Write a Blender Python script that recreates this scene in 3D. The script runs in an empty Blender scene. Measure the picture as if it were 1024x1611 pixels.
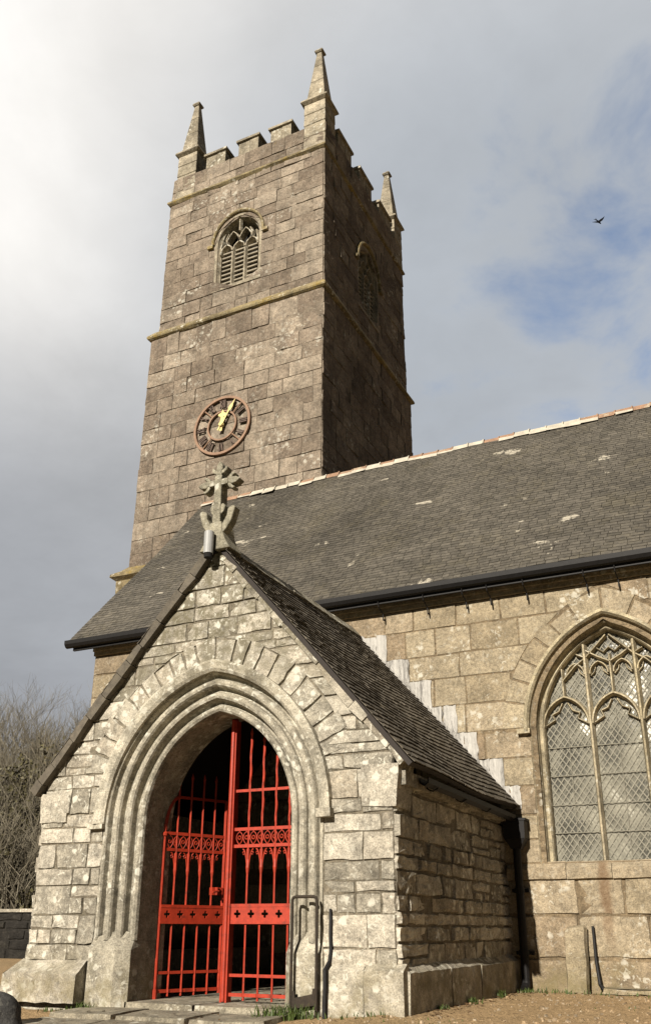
import bpy, bmesh, math, random
from mathutils import Vector, Matrix
R = math.radians
PI = math.pi
random.seed(11)
rnd = random.random
uni = random.uniform
S = bpy.context.scene
COL = S.collection

# ------------------------------------------------------------------ camera
CAM = dict(loc=(3.176, -7.933, 0.692), yaw=0.456, pitch=0.377, roll=0.005, f=1421.07, py=896.3)
cam = bpy.data.cameras.new('camera')
co = bpy.data.objects.new('camera', cam)
COL.objects.link(co)
_y, _p, _r = CAM['yaw'], CAM['pitch'], CAM['roll']
fw = Vector((-math.sin(_y) * math.cos(_p), math.cos(_y) * math.cos(_p), math.sin(_p)))
rt = Vector((math.cos(_y), math.sin(_y), 0))
up = rt.cross(fw)
rt, up = math.cos(_r) * rt + math.sin(_r) * up, math.cos(_r) * up - math.sin(_r) * rt
M = Matrix((rt, up, -fw)).transposed().to_4x4()
M.translation = Vector(CAM['loc'])
co.matrix_world = M
cam.sensor_fit = 'VERTICAL'
cam.sensor_height = 36.0
cam.sensor_width = 36.0
cam.lens = CAM['f'] / 1611 * 36.0
cam.shift_y = (CAM['py'] - 805.5) / 1611
cam.clip_end = 2000
S.camera = co

# ------------------------------------------------------------------ sun, sky
SUN_EL, SUN_AZ = R(27.5), R(1.5)          # azimuth: how far to the left of the facade's normal
sd = Vector((-math.sin(SUN_AZ) * math.cos(SUN_EL), -math.cos(SUN_AZ) * math.cos(SUN_EL), math.sin(SUN_EL)))
sl = bpy.data.lights.new('sun', 'SUN')
sl.energy = 5.0
sl.angle = R(0.53)
sl.color = (1.0, 0.92, 0.80)
so = bpy.data.objects.new('sun', sl)
COL.objects.link(so)
so.rotation_euler = (-sd).to_track_quat('-Z', 'Y').to_euler()
S.view_settings.view_transform = 'Standard'
S.view_settings.look = 'None'
S.view_settings.gamma = 1
S.view_settings.use_curve_mapping = False
S.view_settings.exposure = 0.75


class NT:
    """thin wrapper to write node trees quickly"""
    def __init__(s, nt):
        s.nt = nt
        nt.nodes.clear()

    def n(s, t, ins=None, **kw):
        nd = s.nt.nodes.new(t)
        for k, v in kw.items():
            setattr(nd, k, v)
        for k, v in (ins or {}).items():
            if isinstance(v, bpy.types.NodeSocket):
                s.nt.links.new(v, nd.inputs[k])
            else:
                nd.inputs[k].default_value = v
        return nd

    def math(s, op, a, b=0.0, c=0.0, clamp=False):
        return s.n('ShaderNodeMath', {0: a, 1: b, 2: c}, operation=op, use_clamp=clamp).outputs[0]

    def mix(s, fac, a, b, mode='MIX'):
        nd = s.n('ShaderNodeMix', data_type='RGBA', blend_type=mode, clamp_factor=True)
        for i, v in ((0, fac), (6, a), (7, b)):
            if isinstance(v, bpy.types.NodeSocket):
                s.nt.links.new(v, nd.inputs[i])
            else:
                nd.inputs[i].default_value = v if i == 0 else (tuple(v) + (1,))[:4]
        return nd.outputs[2]

    def noise(s, vec, scale, detail=4, rough=0.55, dist=0.0):
        return s.n('ShaderNodeTexNoise', {'Vector': vec, 'Scale': scale, 'Detail': detail, 'Roughness': rough, 'Distortion': dist}).outputs[0]

    def ramp(s, fac, stops, interp='LINEAR'):
        nd = s.n('ShaderNodeValToRGB', {0: fac})
        cr = nd.color_ramp
        cr.interpolation = interp
        while len(cr.elements) < len(stops):
            cr.elements.new(0.5)
        for e, (p, c) in zip(cr.elements, stops):
            e.position = p
            e.color = (c, c, c, 1) if isinstance(c, (int, float)) else tuple(c) + (1,)
        return nd.outputs[0]

    def sstep(s, v, a, b):
        return s.n('ShaderNodeMapRange', {0: v, 1: a, 2: b, 3: 0.0, 4: 1.0}, interpolation_type='SMOOTHSTEP').outputs[0]


w = bpy.data.worlds.new('World')
S.world = w
w.use_nodes = True
T = NT(w.node_tree)
sky = T.n('ShaderNodeTexSky', sky_type='NISHITA', sun_disc=False, sun_elevation=SUN_EL, sun_rotation=math.atan2(sd.x, sd.y) % (2 * PI),
          air_density=1.0, dust_density=1.2, ozone_density=1.2)
geo = T.n('ShaderNodeTexCoord')
dirv = geo.outputs['Generated']
sep = T.n('ShaderNodeSeparateXYZ', {0: dirv})
den = T.math('ADD', T.math('MAXIMUM', sep.outputs[2], 0.0), 0.28)
pl = T.n('ShaderNodeCombineXYZ', {0: T.math('DIVIDE', sep.outputs[0], den), 1: T.math('DIVIDE', sep.outputs[1], den), 2: 0.0}).outputs[0]


def toward(v, lo, hi):
    d = T.n('ShaderNodeVectorMath', {0: dirv, 1: Vector(v).normalized()}, operation='DOT_PRODUCT').outputs['Value']
    return T.sstep(d, lo, hi)


def pix(u, v):
    return fw + (u - 512) / CAM['f'] * rt - (v - CAM['py']) / CAM['f'] * up


big = T.noise(pl, 1.5, 6, 0.55, 0.35)
fine = T.noise(pl, 4.5, 6, 0.6, 0.25)
# cloud brightness: bright bank in the north-west, greyer nearby, unseen sky dimmed to deepen shaded walls
bright = toward(pix(20, 260), 0.80, 0.995)
lowgrey = toward(pix(-80, 1060), 0.90, 0.995)
midw = toward(pix(320, 480), 0.74, 0.93)
base = T.mix(midw, (0.80, 0.86, 0.98), (7.3, 7.25, 7.15))
base = T.mix(bright, base, (8.5, 8.3, 8.0))
base = T.mix(toward(pix(860, 560), 0.84, 0.99), base, (4.3, 4.6, 5.0))
base = T.mix(T.math('MULTIPLY', lowgrey, 0.85), base, (2.9, 3.1, 3.45))
shade = T.ramp(T.math('ADD', T.math('MULTIPLY', big, 0.65), T.math('MULTIPLY', fine, 0.35)), [(0.32, 0.78), (0.68, 1.12)])
cloud = T.mix(1.0, base, shade, 'MULTIPLY')
hole = T.math('MAXIMUM', T.math('MULTIPLY', toward(pix(1010, 380), 0.966, 1.0), 0.72), T.math('MULTIPLY', toward(pix(760, 640), 0.98, 1.0), 0.55))
gap = T.math('ADD', T.math('MULTIPLY', hole, 0.85), T.math('MULTIPLY', T.math('SUBTRACT', fine, 0.5), 2.2))
gapf = T.math('MULTIPLY', T.sstep(gap, 0.33, 1.05), 0.75)
blue = T.n('ShaderNodeVectorMath', {0: sky.outputs[0], 1: (1.0, 1.22, 1.42)}, operation='MULTIPLY').outputs[0]
skyc = T.mix(gapf, cloud, blue)
bg = T.n('ShaderNodeBackground', {'Color': skyc, 'Strength': 0.068})
wo = T.n('ShaderNodeOutputWorld', {0: bg.outputs[0]})


# ------------------------------------------------------------------ materials
def mat(name):
    m = bpy.data.materials.new(name)
    m.use_nodes = True
    return m, NT(m.node_tree)


ALB = 0.66       # overall albedo level that goes with the exposure above


def finish(T, col, rough=0.85, bump=None, bstr=0.4, bdist=0.01, metal=0.0, spec=0.35):
    col = T.mix(1.0, col, (ALB, ALB, ALB), 'MULTIPLY')
    ins = {'Base Color': col, 'Roughness': rough, 'Metallic': metal,
           'Specular IOR Level': spec}
    if bump is not None:
        ins['Normal'] = T.n('ShaderNodeBump', {'Strength': bstr, 'Distance': bdist, 'Height': bump}).outputs[0]
    b = T.n('ShaderNodeBsdfPrincipled', ins)
    T.n('ShaderNodeOutputMaterial', {0: b.outputs[0]})


def stone(name, palette, foot=False, weather=None, rust=(), white=0.35, ochre=0.2, dark=0.3, grain=1.0, bump=0.5, streak=0.0, scale=1.0, contrast=1.0, whitecol=(0.74, 0.71, 0.60), ochrecol=(0.30, 0.22, 0.07)):
    m, T = mat(name)
    oc = T.n('ShaderNodeTexCoord').outputs['Object']
    tint = T.n('ShaderNodeAttribute', attribute_name='tint')
    ts = T.n('ShaderNodeSeparateColor', {0: tint.outputs['Color']})
    k = len(palette)
    col = T.ramp(ts.outputs[0], [(i / max(1, k - 1), c) for i, c in enumerate(palette)])
    # each stone has its own place in the noise, so the pattern does not run on across joints
    off = T.n('ShaderNodeVectorMath', {0: tint.outputs['Color'], 1: (7.0, 9.0, 5.0)}, operation='MULTIPLY').outputs[0]
    pv = T.n('ShaderNodeVectorMath', {0: oc, 1: off}, operation='ADD').outputs[0]
    mid = T.noise(pv, 5 * scale, 6, 0.62)
    large = T.noise(oc, 0.7 * scale, 4, 0.6)
    spk = T.noise(pv, 75 * scale, 3, 0.7)
    grit = T.noise(oc, 24 * scale, 5, 0.7)
    col = T.mix(1.0, col, T.ramp(mid, [(0.28, 1 - .48 * contrast), (0.72, 1 + .42 * contrast)]), 'MULTIPLY')
    col = T.mix(1.0, col, T.ramp(large, [(0.32, 1 - .34 * contrast), (0.68, 1 + .25 * contrast)]), 'MULTIPLY')
    col = T.mix(1.0, col, T.ramp(spk, [(0.3, 1 - 0.42 * grain), (0.7, 1 + 0.42 * grain)]), 'MULTIPLY')
    col = T.mix(1.0, col, T.ramp(grit, [(0.30, 0.62), (0.5, 1.0), (0.70, 1.30)]), 'MULTIPLY')
    # dark biological crust in irregular patches
    dk = T.sstep(T.math('ADD', T.math('MULTIPLY', T.noise(oc, 3.1 * scale, 7, 0.68), 0.75), T.math('MULTIPLY', grit, 0.25)), 0.60 - 0.1 * dark, 0.74 - 0.1 * dark)
    if weather:
        zz = T.n('ShaderNodeSeparateXYZ', {0: oc}).outputs[2]
        up_ = T.sstep(zz, weather[0], weather[1])
        wm = T.sstep(T.math('ADD', T.math('MULTIPLY', T.noise(oc, 6.5, 6, 0.7), 0.6), T.math('MULTIPLY', grit, 0.4)), 0.435, 0.56)
        col = T.mix(T.math('MULTIPLY', T.math('MULTIPLY', wm, up_), 0.85), col, (0.18, 0.158, 0.10))
    col = T.mix(T.math('MULTIPLY', dk, min(1, dark * 1.7)), col, (0.115, 0.102, 0.08))
    # ochre lichen
    oz = T.sstep(T.math('ADD', T.math('MULTIPLY', T.noise(oc, 1.6 * scale, 5, 0.6, 0.4), 0.6), T.math('MULTIPLY', T.noise(oc, 13 * scale, 4, 0.7), 0.4)), 0.66 - 0.14 * ochre, 0.78 - 0.14 * ochre)
    col = T.mix(T.math('MULTIPLY', oz, 0.75), col, ochrecol)
    # pale crustose lichen: round blotches of two sizes
    d1 = T.noise(oc, 17 * scale, 2, 0.5, 0.9)
    wobble = T.n('ShaderNodeVectorMath', {0: oc, 1: T.n('ShaderNodeVectorMath', {0: T.n('ShaderNodeTexNoise', {'Vector': oc, 'Scale': 20 * scale, 'Detail': 3}).outputs[1], 'Scale': 0.07}, operation='SCALE').outputs[0]}, operation='ADD').outputs[0]
    v1 = T.n('ShaderNodeTexVoronoi', {'Vector': wobble, 'Scale': 7 * scale, 'Randomness': 1.0}).outputs['Distance']
    msk = T.sstep(T.noise(oc, 1.1 * scale, 4, 0.65), 0.56 - 0.25 * white, 0.64 - 0.22 * white)
    wz = T.math('MULTIPLY', T.math('SUBTRACT', 1.0, T.sstep(v1, 0.20, 0.33)), msk)
    wz2 = T.math('MULTIPLY', T.sstep(d1, 0.58, 0.66), T.math('ADD', T.math('MULTIPLY', msk, 0.6), 0.2))
    wz = T.math('MULTIPLY', T.math('MAXIMUM', wz, wz2), min(1.0, 0.5 + white))
    col = T.mix(wz, col, whitecol)
    if foot:
        zz = T.n('ShaderNodeSeparateXYZ', {0: oc}).outputs[2]
        fm = T.math('SUBTRACT', 1.0, T.sstep(zz, 0.02, 0.62))
        fn = T.sstep(T.math('ADD', T.math('MULTIPLY', T.noise(oc, 3.5, 5, 0.65), 0.7), T.math('MULTIPLY', grit, 0.3)), 0.40, 0.62)
        col = T.mix(T.math('MULTIPLY', T.math('MULTIPLY', fm, fn), 0.7), col, (0.20, 0.165, 0.075))
    if streak > 0:
        st = T.n('ShaderNodeVectorMath', {0: oc, 1: (6.0, 6.0, 0.35)}, operation='MULTIPLY').outputs[0]
        sk = T.sstep(T.noise(st, 1.0, 5, 0.6), 0.52, 0.72)
        col = T.mix(T.math('MULTIPLY', sk, streak), col, (0.06, 0.055, 0.045))
    if rust:
        sx = T.n('ShaderNodeSeparateXYZ', {0: oc})
        wv = T.math('MULTIPLY', T.math('SUBTRACT', T.noise(oc, 5, 3), 0.5), 0.10)
        for rx_ in rust:
            dx = T.math('ABSOLUTE', T.math('ADD', T.math('SUBTRACT', sx.outputs[0], rx_), wv))
            side = T.math('SUBTRACT', 1.0, T.sstep(dx, 0.02, 0.085))
            dn = T.math('MULTIPLY', T.sstep(sx.outputs[2], 0.25, 1.0), T.math('SUBTRACT', 1.0, T.sstep(sx.outputs[2], 1.42, 1.5)))
            col = T.mix(T.math('MULTIPLY', T.math('MULTIPLY', side, dn), 0.55), col, (0.17, 0.085, 0.035))
    h = T.math('ADD', T.math('MULTIPLY', mid, 0.5), T.math('ADD', T.math('MULTIPLY', grit, 0.38), T.math('MULTIPLY', spk, 0.12)))
    h = T.math('ADD', h, T.math('MULTIPLY', wz, 0.06))
    finish(T, col, 0.92, h, bump, 0.035, spec=0.2)
    return m


MAT = {}
MAT['porch'] = stone('porch_stone', [(0.33, 0.298, 0.235), (0.46, 0.42, 0.338), (0.57, 0.52, 0.425), (0.42, 0.368, 0.285)], foot=True, weather=(2.3, 3.9), white=0.5, ochre=0.08, dark=0.52, bump=0.75)
MAT['trim'] = stone('porch_dressed_stone', [(0.44, 0.40, 0.315), (0.53, 0.485, 0.385)], weather=(2.4, 3.9), foot=True, white=0.55, ochre=0.15, dark=0.52, bump=0.5)
MAT['nave'] = stone('nave_stone', [(0.31, 0.25, 0.163), (0.40, 0.335, 0.228), (0.375, 0.308, 0.212), (0.285, 0.216, 0.14)], foot=True, rust=(1.18, 1.84), white=0.2, ochre=0.1, dark=0.10, contrast=0.6, bump=0.4)
MAT['window_stone'] = stone('window_stone', [(0.40, 0.34, 0.22), (0.46, 0.395, 0.27)], white=0.22, ochre=0.1, dark=0.18, bump=0.35)
MAT['tower'] = stone('tower_stone', [(0.195, 0.153, 0.114), (0.262, 0.210, 0.158), (0.335, 0.278, 0.213), (0.225, 0.176, 0.132)], white=0.06, ochre=0.3, dark=0.24, contrast=0.8, streak=0.3, bump=0.45, scale=0.75)
MAT['string'] = stone('lichened_stone', [(0.27, 0.215, 0.12), (0.32, 0.26, 0.145)], ochrecol=(0.36, 0.255, 0.06), white=0.2, ochre=1.1, dark=0.3, bump=0.5, scale=0.8)
MAT['tower_trim'] = stone('tower_dressed_stone', [(0.34, 0.295, 0.215), (0.41, 0.355, 0.265)], white=0.3, ochre=0.4, dark=0.3, bump=0.4, scale=0.8)
MAT['mortar'] = stone('mortar', [(0.19, 0.165, 0.12), (0.24, 0.205, 0.15)], white=0.1, ochre=0.2, dark=0.5, bump=0.5)
MAT['cross'] = stone('gable_cross_stone', [(0.30, 0.275, 0.205), (0.35, 0.32, 0.24)], white=0.3, ochre=0.3, dark=0.3, bump=0.4)
MAT['tower_mortar'] = stone('tower_mortar', [(0.20, 0.16, 0.118), (0.24, 0.195, 0.146)], white=0.1, ochre=0.1, dark=0.4, bump=0.4)
MAT['nave_mortar'] = stone('nave_mortar', [(0.22, 0.165, 0.10), (0.24, 0.185, 0.115)], white=0.1, ochre=0.1, dark=0.3, bump=0.4)
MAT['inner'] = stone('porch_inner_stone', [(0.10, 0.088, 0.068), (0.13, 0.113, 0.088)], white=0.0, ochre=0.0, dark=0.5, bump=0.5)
MAT['boundary'] = stone('dark_wall_stone', [(0.018, 0.016, 0.014), (0.03, 0.027, 0.022)], white=-0.42, ochre=0.0, dark=0.3, bump=0.6)
MAT['boulder'] = stone('boulder_stone', [(0.075, 0.073, 0.07), (0.09, 0.088, 0.085)], white=-0.1, ochre=0.0, dark=0.2, bump=0.5)


def slate(name, palette, white, moss, wc=(0.55, 0.50, 0.40)):
    m, T = mat(name)
    oc = T.n('ShaderNodeTexCoord').outputs['Object']
    tint = T.n('ShaderNodeAttribute', attribute_name='tint')
    ts = T.n('ShaderNodeSeparateColor', {0: tint.outputs['Color']})
    k = len(palette)
    col = T.ramp(ts.outputs[0], [(i / (k - 1), c) for i, c in enumerate(palette)])
    l = T.noise(oc, 0.55, 5, 0.65)
    f = T.noise(oc, 11, 6, 0.7)
    ff = T.noise(oc, 60, 3, 0.7)
    col = T.mix(1.0, col, T.ramp(l, [(0.3, 0.72), (0.7, 1.28)]), 'MULTIPLY')
    col = T.mix(1.0, col, T.ramp(f, [(0.25, 0.55), (0.75, 1.5)]), 'MULTIPLY')
    col = T.mix(1.0, col, T.ramp(ff, [(0.3, 0.8), (0.7, 1.2)]), 'MULTIPLY')
    ms = T.sstep(T.math('ADD', T.math('MULTIPLY', T.noise(oc, 1.3, 5, 0.65), 0.5), T.math('MULTIPLY', f, 0.5)), 0.48, 0.66)
    col = T.mix(T.math('MULTIPLY', ms, moss), col, (0.15, 0.125, 0.065))
    st = T.n('ShaderNodeVectorMath', {0: oc, 1: (1.9, 2.6, 2.6)}, operation='MULTIPLY').outputs[0]
    ws = T.math('ADD', T.math('MULTIPLY', T.noise(st, 0.85, 3, 0.5, 0.5), 0.75), T.math('MULTIPLY', f, 0.25))
    wz = T.sstep(ws, 0.70 - white * 0.1, 0.725 - white * 0.1)
    col = T.mix(T.math('MULTIPLY', wz, 0.85), col, wc)
    finish(T, col, 0.75, T.math('ADD', T.math('MULTIPLY', f, 0.6), T.math('MULTIPLY', ff, 0.4)), 0.5, 0.012, spec=0.3)
    return m


MAT['slate'] = slate('roof_slate', [(0.085, 0.076, 0.060), (0.108, 0.096, 0.077), (0.135, 0.120, 0.096), (0.095, 0.085, 0.068)], 0.50, 0.28)
MAT['porch_slate'] = slate('porch_slate', [(0.105, 0.089, 0.067), (0.125, 0.107, 0.081), (0.15, 0.128, 0.098)], 0.5, 0.25)


def simple(name, col, var=0.3, scale=8.0, rough=0.6, bump=0.2, metal=0.0, spec=0.4, second=None, amt=0.5, bdist=0.01, stretch=(1, 1, 1)):
    m, T = mat(name)
    oc = T.n('ShaderNodeTexCoord').outputs['Object']
    if stretch != (1, 1, 1):
        oc = T.n('ShaderNodeVectorMath', {0: oc, 1: stretch}, operation='MULTIPLY').outputs[0]
    n1 = T.noise(oc, scale, 6, 0.65)
    n2 = T.noise(oc, scale * 7, 4, 0.7)
    c = T.mix(1.0, tuple(col), T.ramp(n1, [(0.25, 1 - var), (0.75, 1 + var)]), 'MULTIPLY')
    c = T.mix(1.0, c, T.ramp(n2, [(0.3, 1 - var * 0.6), (0.7, 1 + var * 0.6)]), 'MULTIPLY')
    if second:
        z = T.sstep(T.math('ADD', T.math('MULTIPLY', T.noise(oc, scale * 0.6, 5, 0.7), 0.6), T.math('MULTIPLY', n2, 0.4)), 0.62 - 0.2 * amt, 0.72 - 0.2 * amt)
        c = T.mix(z, c, tuple(second))
    finish(T, c, rough, T.math('ADD', T.math('MULTIPLY', n1, 0.6), T.math('MULTIPLY', n2, 0.4)), bump, bdist, metal, spec)
    return m


MAT['ridge'] = simple('clay_ridge', (0.36, 0.215, 0.135), 0.35, 5, 0.85, 0.4, second=(0.50, 0.42, 0.30), amt=0.55)
MAT['lime'] = simple('lime_mortar', (0.58, 0.53, 0.43), 0.3, 6, 0.95, 0.5, second=(0.3, 0.24, 0.15), amt=0.3)
MAT['iron'] = simple('black_cast_iron', (0.011, 0.010, 0.010), 0.4, 20, 0.6, 0.2, spec=0.25)
MAT['rusty'] = simple('rusty_iron', (0.035, 0.024, 0.014), 0.45, 30, 0.8, 0.4, second=(0.075, 0.05, 0.022), amt=0.4)
MAT['red'] = simple('red_gate_paint', (0.46, 0.043, 0.016), 0.3, 14, 0.5, 0.35, second=(0.20, 0.035, 0.018), amt=0.38, bdist=0.003)
MAT['lead'] = simple('weathered_lead', (0.53, 0.51, 0.47), 0.3, 2.6, 0.8, 0.4, second=(0.20, 0.19, 0.175), amt=0.62, stretch=(8, 8, 0.7))
MAT['leadcame'] = simple('lead_came', (0.27, 0.252, 0.195), 0.2, 20, 0.7, 0.1)
MAT['clock'] = simple('clock_brown_paint', (0.33, 0.20, 0.125), 0.25, 6, 0.7, 0.2)
MAT['numeral'] = simple('clock_dark_paint', (0.12, 0.075, 0.05), 0.2, 9, 0.6, 0.1)
MAT['gold'] = simple('gold_leaf', (0.86, 0.70, 0.30), 0.15, 9, 0.45, 0.1, metal=0.2)
MAT['louvre'] = simple('louvre_slate', (0.42, 0.37, 0.28), 0.3, 6, 0.85, 0.3)
MAT['void'] = simple('dark_interior', (0.008, 0.007, 0.006), 0.2, 3, 0.9, 0.1)
MAT['lampcase'] = simple('grey_lamp_casing', (0.42, 0.42, 0.41), 0.12, 9, 0.5, 0.1)
MAT['door'] = simple('dark_oak', (0.022, 0.014, 0.009), 0.4, 5, 0.7, 0.4, stretch=(6, 6, 0.6))
MAT['bark'] = simple('winter_bark', (0.26, 0.22, 0.155), 0.35, 6, 0.9, 0.5, second=(0.13, 0.12, 0.05), amt=0.4)
MAT['twig'] = simple('twig_bark', (0.205, 0.18, 0.13), 0.25, 2, 0.9, 0.1)
MAT['ivy'] = simple('ivy_leaf', (0.10, 0.088, 0.035), 0.55, 1.5, 0.6, 0.1, second=(0.14, 0.105, 0.045), amt=0.5)
MAT['grass'] = simple('grass_blade', (0.075, 0.11, 0.022), 0.4, 4, 0.6, 0.05, second=(0.16, 0.14, 0.05), amt=0.25)
MAT['leaf'] = simple('dry_leaf', (0.14, 0.075, 0.03), 0.5, 5, 0.8, 0.1, second=(0.22, 0.15, 0.06), amt=0.5)
MAT['feather'] = simple('black_feather', (0.006, 0.006, 0.007), 0.2, 10, 0.9, 0.05, spec=0.05)
MAT['mast'] = simple('white_mast_paint', (0.62, 0.62, 0.60), 0.1, 4, 0.5, 0.05)
MAT['copper'] = simple('grey_conductor_tape', (0.075, 0.066, 0.057), 0.2, 4, 0.7, 0.1)

m, T = mat('gravel_ground')
oc = T.n('ShaderNodeTexCoord').outputs['Object']
g1 = T.noise(oc, 0.8, 6, 0.65)
g2 = T.noise(oc, 9, 6, 0.7)
vr = T.n('ShaderNodeTexVoronoi', {'Vector': oc, 'Scale': 55.0})
c = T.mix(g1, (0.42, 0.282, 0.145), (0.54, 0.385, 0.215))
c = T.mix(1.0, c, T.ramp(vr.outputs['Color'], [(0.0, 0.6), (1.0, 1.35)]), 'MULTIPLY')
c = T.mix(T.sstep(g2, 0.54, 0.72), c, (0.24, 0.165, 0.085))
c = T.mix(T.math('MULTIPLY', T.sstep(T.noise(oc, 0.25, 3), 0.5, 0.7), 0.4), c, (0.16, 0.14, 0.06))
sx = T.n('ShaderNodeSeparateXYZ', {0: oc})
edge = T.math('ADD', sx.outputs[1], T.math('MULTIPLY', T.math('SUBTRACT', T.noise(oc, 0.6, 4), 0.5), 3.0))
unseen_turf = T.math('SUBTRACT', 1.0, T.sstep(edge, -4.6, -3.6))  # unseen dark turf, added to cut light bounced off the ground
c = T.mix(unseen_turf, c, T.mix(g2, (0.035, 0.05, 0.014), (0.075, 0.085, 0.028)))
finish(T, c, 0.95, T.math('ADD', T.math('MULTIPLY', vr.outputs['Distance'], 0.6), g2), 0.7, 0.02, spec=0.15)
MAT['gravel'] = m
MAT['pebble'] = stone('pebble_stone', [(0.30, 0.21, 0.12), (0.40, 0.29, 0.17), (0.36, 0.28, 0.19), (0.46, 0.38, 0.27)], white=-.3, ochre=0.0, dark=0.1, bump=0.2)
MAT['paving'] = stone('path_stone', [(0.28, 0.245, 0.18), (0.36, 0.32, 0.24)], white=0.25, ochre=0.25, dark=0.4, bump=0.4)

m, T = mat('leaded_glass')
oc = T.n('ShaderNodeTexCoord').outputs['Object']
tint = T.n('ShaderNodeAttribute', attribute_name='tint')
ts = T.n('ShaderNodeSeparateColor', {0: tint.outputs['Color']})
c = T.ramp(ts.outputs[0], [(0.0, (0.095, 0.092, 0.075)), (0.35, (0.24, 0.228, 0.18)), (0.75, (0.42, 0.40, 0.32)), (1.0, (0.95, 0.93, 0.84))])  # palest tones are reflections painted into the panes
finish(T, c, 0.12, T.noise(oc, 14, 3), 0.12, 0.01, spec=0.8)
MAT['glass'] = m


# ------------------------------------------------------------------ mesh helpers
class MB:
    def __init__(s):
        s.v, s.f, s.m, s.t = [], [], [], []

    def add(s, vs, fs, mi=0, tint=None):
        b = len(s.v)
        s.v += [tuple(p) for p in vs]
        t = tint or (rnd(), rnd(), rnd())
        s.t += [t] * len(vs)
        for f in fs:
            s.f.append([b + i for i in f])
            s.m.append(mi)

    def box(s, x0, x1, y0, y1, z0, z1, mi=0, tint=None):
        vs = [(x0, y0, z0), (x1, y0, z0), (x1, y1, z0), (x0, y1, z0), (x0, y0, z1), (x1, y0, z1), (x1, y1, z1), (x0, y1, z1)]
        s.add(vs, [(3, 2, 1, 0), (4, 5, 6, 7), (0, 1, 5, 4), (1, 2, 6, 5), (2, 3, 7, 6), (3, 0, 4, 7)], mi, tint)

    def frustum(s, cx, cy, z0, hx0, hy0, z1, hx1, hy1, mi=0, cap=True):
        vs = [(cx + a * hx0, cy + b * hy0, z0) for a, b in ((-1, -1), (1, -1), (1, 1), (-1, 1))] + [(cx + a * hx1, cy + b * hy1, z1) for a, b in ((-1, -1), (1, -1), (1, 1), (-1, 1))]
        fs = [(0, 1, 5, 4), (1, 2, 6, 5), (2, 3, 7, 6), (3, 0, 4, 7)]
        if cap:
            fs += [(3, 2, 1, 0), (4, 5, 6, 7)]
        s.add(vs, fs, mi)

    def tube(s, pts, r, n=6, mi=0, cap=True, tint=None):
        pts = [Vector(p) for p in pts]
        vs, fs = [], []
        prev = None
        for i, p in enumerate(pts):
            d = (pts[min(i + 1, len(pts) - 1)] - pts[max(i - 1, 0)]).normalized()
            if prev is None:
                a = d.cross(Vector((0, 0, 1)))
                if a.length < 1e-3:
                    a = d.cross(Vector((1, 0, 0)))
                a.normalize()
            else:
                a = (prev - d * prev.dot(d)).normalized()
            prev = a
            b = d.cross(a)
            rr = r[i] if isinstance(r, (list, tuple)) else r
            for k in range(n):
                t = 2 * PI * k / n
                vs.append(p + a * math.cos(t) * rr + b * math.sin(t) * rr)
        for i in range(len(pts) - 1):
            for k in range(n):
                fs.append((i * n + k, i * n + (k + 1) % n, (i + 1) * n + (k + 1) % n, (i + 1) * n + k))
        if cap:
            fs.append(tuple(range(n - 1, -1, -1)))
            fs.append(tuple(range((len(pts) - 1) * n, len(pts) * n)))
        s.add(vs, fs, mi, tint)

    def prism(s, poly, to3d, d0, d1, mi=0, tint=None):
        """extrude a 2-D polygon (u,z) between depths d0 and d1"""
        n = len(poly)
        vs = [to3d(u, z, d0) for u, z in poly] + [to3d(u, z, d1) for u, z in poly]
        fs = [tuple(range(n)), tuple(range(2 * n - 1, n - 1, -1))] + [(i, (i + 1) % n, n + (i + 1) % n, n + i) for i in range(n)]
        s.add(vs, fs, mi, tint)

    def rows(s, rowsets, mi=0, close=False, tint=None):
        """skin a list of equal-length point rows"""
        n = len(rowsets[0])
        vs = [p for r in rowsets for p in r]
        fs = []
        for i in range(len(rowsets) - 1):
            for k in range(n - (0 if close else 1)):
                fs.append((i * n + k, i * n + (k + 1) % n, (i + 1) * n + (k + 1) % n, (i + 1) * n + k))
        s.add(vs, fs, mi, tint)

    def build(s, name, mats, parent=None, smooth=False):
        me = bpy.data.meshes.new(name)
        off = Vector((0, 0, 0))
        q = parent
        while q is not None:
            off += q.location
            q = q.parent
        me.from_pydata([Vector(p) - off for p in s.v], [], s.f)
        for mm in (mats if isinstance(mats, (list, tuple)) else [mats]):
            me.materials.append(mm)
        me.polygons.foreach_set('material_index', s.m)
        at = me.color_attributes.new('tint', 'FLOAT_COLOR', 'POINT')
        flat = []
        for t in s.t:
            flat += [t[0], t[1], t[2], 1.0]
        at.data.foreach_set('color', flat)
        bm = bmesh.new()
        bm.from_mesh(me)
        bmesh.ops.recalc_face_normals(bm, faces=bm.faces)
        bm.to_mesh(me)
        bm.free()
        if smooth:
            me.polygons.foreach_set('use_smooth', [True] * len(me.polygons))
        me.update()
        o = bpy.data.objects.new(name, me)
        COL.objects.link(o)
        if parent is not None:
            o.parent = parent
        return o


def tag(o, label=None, cat=None, group=None, kind=None):
    for k, v in (('label', label), ('category', cat), ('group', group), ('kind', kind)):
        if v:
            o[k] = v
    return o


def thing(name, label, cat, loc, rz=0.0, group=None):
    o = bpy.data.objects.new(name, None)
    o.empty_display_size = 0.2
    COL.objects.link(o)
    o.location = loc
    o.rotation_euler = (0, 0, rz)
    return tag(o, label, cat, group)


def copy_tree(o, parent=None):
    c = o.copy()
    COL.objects.link(c)
    c.parent = parent
    for ch in [x for x in bpy.data.objects if x.parent == o]:
        copy_tree(ch, c)
    return c


# pointed arch: two arcs with centres k beyond the middle
def arch_w(w0, k, z, zs):
    """half width at height z of an arch whose half width at the springing is w0"""
    if z <= zs:
        return w0
    r = w0 + k
    q = r * r - (z - zs) ** 2
    return max(0.0, math.sqrt(q) - k) if q > 0 else 0.0


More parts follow.
